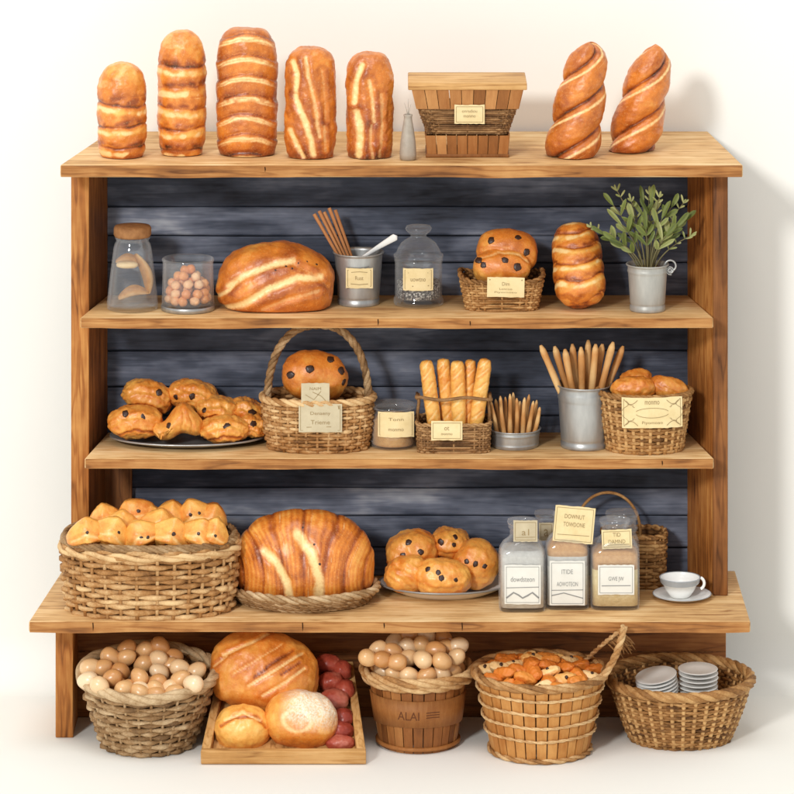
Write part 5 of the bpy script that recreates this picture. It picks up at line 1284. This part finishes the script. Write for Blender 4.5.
m = MB(); rope(m, ring_pts(52, 52, hb - 3), 2.4, 2.8, 3, 60, closed=True, tone=(0.4, 0.8)); rope(m, ring_pts(54.5, 54.5, hb + 2.5), 2.4, 2.8, 3, 60, closed=True, tone=(0.4, 0.8)); m.build('wicker_rim', M_WICK, r, k=k)
m = MB(); aa = np.linspace(PI + 0.06, 2 * PI - 0.06, 40); v = []
for z in (hb * 0.38, hb * 0.76):
    for rad in (1.3, 0.2):
        for a in aa:
            R_ = 39 + 11 * z / hb + rad; zz = z + (6 * math.sin(a * 1) * -0.5 - 3 if z < hb * 0.5 else 0); v.append((R_ * math.cos(a), R_ * math.sin(a), zz))
n = 40; f = []
for j in range(n - 1): f += [(j, j + 1, 2 * n + j + 1, 2 * n + j), (2 * n + j, 2 * n + j + 1, 3 * n + j + 1, 3 * n + j), (j + 1, j, n + j, n + j + 1)]
m.add(v, f, tone=0.6); band = m.build('wooden_band', M_SLAT_RED, r, k=k)
im = MB(); ink_text(im, 'ALAI', -10, hb * 0.55, 8.5, 22, 0)
for dz in (-2.6, 0, 2.6): stroke(im, [(8, hb * 0.56 + dz), (14, hb * 0.565 + dz), (22, hb * 0.56 + dz)], 1.0, 0)
def wrapband(v):
    R_ = 39 + 11 * v[:, 2] / hb + 1.55; return np.column_stack([R_ * np.sin(v[:, 0] / R_), -R_ * np.cos(v[:, 0] / R_), v[:, 2]])
im.tf(wrapband); im.build('lettering', ramp_mat('dark brown stencil ink', ((0.0, (84, 44, 18)), (1.0, (112, 62, 28))), rough=0.8), band, k=k, smooth=False)
rows = [('front', [(133, 247), (195, 263), (303, 248), (385, 258), (75, 240)]), ('second', [(118, 190), (177, 205), (240, 242), (357, 195), (447, 230)]), ('third', [(243, 180), (302, 168), (400, 185), (455, 172)]), ('top', [(187, 150), (250, 110), (320, 110), (393, 132)])]
egg_heap(rows, Y - 34, Y + 14, lambda x, y: (350 + x / 4.18, 635 + (y - 110) / 4.18 * 0.74), 'eggs in the slat bucket', 'the slat egg bucket', 9.8)
for i in range(14):
    a = i / 14 * 2 * PI; egg(418 + 38 * math.cos(a), 667 - 9 * math.sin(a), Y + 36 * math.sin(a), 9.8, 'brown egg deep in the heap of the slat bucket', 'eggs deep in the slat bucket', i)

# apricot bucket with broken handle
Y = Yof(KF, 764.5) + 48; k = S * sc(Y); py0 = pyof(KF, Y)
r = thing('apricot_bucket', 'round slat bucket with pale hoops and a slanting handle, full of apricot pieces', 'bucket', onto(540, Y, KF))
hb = py0 - 672
staves(49, 64, hb, 30, M_SLAT_TAN, r, k, tone=(0.45, 0.85), floor=0.8)
for z in (0.32, 0.5, 0.68, 0.86):
    m = MB(); rope(m, ring_pts(49 + 15 * z + 1.4, 49 + 15 * z + 1.4, hb * z - 1, wob=0.5), 0.6, 1.1, 2, 22, closed=True, tone=(0.6, 0.95)); m.build('hoop', M_WICK, r, k=k)
m = MB(); rope(m, ring_pts(50.5, 50.5, 3), 1.2, 1.8, 2, 30, closed=True, tone=(0.4, 0.8)); m.build('bottom_hoop', M_WICK, r, k=k)
m = MB(); rope(m, ring_pts(65.5, 65.5, hb + 1), 2.2, 2.6, 3, 60, closed=True, tone=(0.35, 0.75)); m.build('rim', M_WICK, r, k=k)
def loc_of(px, py, Yq): return (P(px, py, Yq) - r.location) / k
m = MB(); a, b_, c_ = loc_of(582, 664, Y + 40), loc_of(624, 627.5, -104), loc_of(600, 682, Y - 22)
def seg(p, q, n=20, bow=0): return [(p.lerp(q, float(t)) + Vector((bow * math.sin(PI * t), 0, 0)))[:] for t in np.linspace(0, 1, n)]
rope(m, seg(a, b_, bow=-2), 1.1, 1.5, 2, 20, tone=(0.4, 0.8)); rope(m, seg(c_, b_ + Vector((0, 0, 1)), bow=4), 1.8, 2.2, 3, 30, tone=(0.4, 0.8)); hd = m.build('handle', M_WICK, r, k=k)
m = MB()
for i in range(16):
    p = b_.lerp(a, 0.1 + 0.02 * i); tube(m, [p[:], (p + Vector((8 + rnd.uniform(-2, 3), rnd.uniform(4, 10), -9 + rnd.uniform(-3, 3))))[:], (p + Vector((15 + rnd.uniform(-3, 5), rnd.uniform(6, 16), -17 + rnd.uniform(-5, 3))))[:]], [1.0, 0.9, 0.4], 5, tone=rnd.uniform(0.2, 0.6))
m.build('frayed_straw', M_WICK_BRN, hd, k=k)
GA = 'apricot pieces in the hooped bucket'
ap = []
rr = random.Random(5)
for (rad, n, z) in ((52, 15, 0), (39, 11, 3.5), (26, 8, 7), (12, 4, 10)):
    for i in range(n):
        a = 2 * PI * (i + 0.37 * rad) / n + rr.uniform(-0.12, 0.12); ap.append((rad * math.cos(a), rad * math.sin(a), hb - 3 + z + rr.uniform(-1, 1.5), rad))
AM = []
for i in range(4):
    mm = bread(25, 12, 17, axis='x', e=0.72, dia=1.35, nu=30, nv=36, seed=200 + i, lump=1.2, edge=0).move(0, 0, -4.5); o = mm.build('apricot_piece', M_ALMOND if i % 2 else M_APRICOT, k=1.0); AM.append(o.data); bpy.data.objects.remove(o)
for i, (x, y, z, rad) in enumerate(ap):
    pale = (i * 5) % 7 < 2
    o = bpy.data.objects.new('apricot_piece', AM[(1 if pale else 0) + 2 * (i % 2)]); COL.objects.link(o)
    o.location = r.location + Vector((x, y, z)) * k; o.scale = (k * rr.uniform(0.8, 1.05),) * 3; o.rotation_euler = (rr.uniform(-0.4, 0.6), rr.uniform(-0.4, 0.4), rr.uniform(-0.7, 0.7) if pale else rr.uniform(0, 6))
    tag(o, ('pale' if pale else 'glazed orange') + ' apricot piece in the heap filling the hooped bucket', 'apricot', ('pale ' if pale else 'orange ') + GA)
    if pale:
        c = bpy.data.objects.new('dark_pit', CHIP_ME); COL.objects.link(c); c.parent = o; c.location = (rr.uniform(-3, 3), -3.4, 6.6); c.scale = (2.1, 2.1, 2.0)

# plate basket
Y = Yof(KF, 750.5) + 49 * 0.85; k = S * sc(Y); py0 = pyof(KF, Y)
r = thing('plate_basket', 'wide brown wicker basket holding two stacks of white saucers on the floor', 'basket', onto(680, Y, KF))
hb = py0 - 678
m = woven(lerp_prof(49, 70, 0.86, 1.5), hb, Nst=36, rows=20, sr=1.7, amp=1.5, tone=(0.25, 0.6), stake_tone=0.9, floor_at=0.42, stake_r=1.35, tilt=3); m.build('woven_body', M_WICK_BRN, r, k=k)
m = MB(); rope(m, ring_pts(71, 61, hb + 0.5, tilt=3), 2.6, 3.0, 4, 44, closed=True, tone=(0.3, 0.7)); m.build('braided_rim', M_WICK_BRN, r, k=k)
def saucer_stack(px, py_top, Yq, n, rad, tiltx, tilty, lab, step=4.4):
    for i in range(n):
        m = MB(); lathe(m, [(0.1, 0.1), (rad * 0.5, 0), (rad * 0.6, 0.9), (rad * 0.95, 3.2), (rad, 3.9), (rad * 0.96, 4.4), (rad * 0.6, 2.2), (0.1, 1.8)], 48, cap=False)
        o = m.build('saucer', M_CERAM, k=k); q = Matrix.Rotation(tilty, 3, 'Y') @ Matrix.Rotation(tiltx, 3, 'X')
        o.rotation_euler = q.to_euler(); o.rotation_euler.z += rnd.uniform(-0.05, 0.05)
        o.location = P(px, py_top, Yq) + (q @ Vector((rnd.uniform(-0.8, 0.8), 0, -(i + 1) * step))) * k
        w = 'topmost' if i == 0 else 'lowest' if i == n - 1 else words_ord[i] + ' from top'
        tag(o, f'white saucer, {w}, of the {lab} stack in the wide basket', 'saucer', f'saucers in the {lab} stack')
saucer_stack(698, 668, Y + 6, 6, 20, 0.05, 0.0, 'upright')
saucer_stack(656, 675.5, Y - 2, 6, 21, 0.15, -0.16, 'slumped', step=3.6)

# ================================================================== CAMERA, LIGHT
cam = bpy.data.cameras.new('camera'); co = bpy.data.objects.new('camera', cam); COL.objects.link(co)
co.location = (0, -LD * S, ZC); co.rotation_euler = (PI / 2, 0, 0)
cam.sensor_width = 36; cam.lens = 36 * LD / 794; cam.shift_y = -(397 - YH) / 794
cam.clip_end = 100
SC.camera = co

w = bpy.data.worlds.new('World'); SC.world = w; w.use_nodes = True
bg = w.node_tree.nodes['Background']; bg.inputs[0].default_value = (0.955, 0.982, 1.0, 1); bg.inputs[1].default_value = 0.64
def area(name, loc, target, size, power, color):
    l = bpy.data.lights.new(name, 'AREA'); l.shape = 'DISK'; l.size = size; l.energy = power; l.color = color
    o = bpy.data.objects.new(name, l); COL.objects.link(o); o.location = loc
    o.rotation_euler = (Vector(target) - Vector(loc)).to_track_quat('-Z', 'Y').to_euler(); return o
d = Vector((-0.40, -1.0, 0.44)) * 13.5
area('key_lamp', Vector((0, 0, 0.8)) + d, (0, 0, 0.8), 2.0, 1260, (1.0, 1.0, 0.985))
area('top_lamp', (-0.6, -3.2, 9.0), (0, -0.3, 0.5), 4.0, 235, (1.0, 1.0, 1.0))

SC.view_settings.view_transform = 'Standard'; SC.view_settings.look = 'None'; SC.view_settings.exposure = 0; SC.view_settings.gamma = 1
SC.render.engine = 'CYCLES'
try:
    SC.cycles.use_denoising = True
    SC.cycles.max_bounces = 10; SC.cycles.transparent_max_bounces = 24
    SC.cycles.caustics_reflective = False; SC.cycles.caustics_refractive = False
except Exception: pass
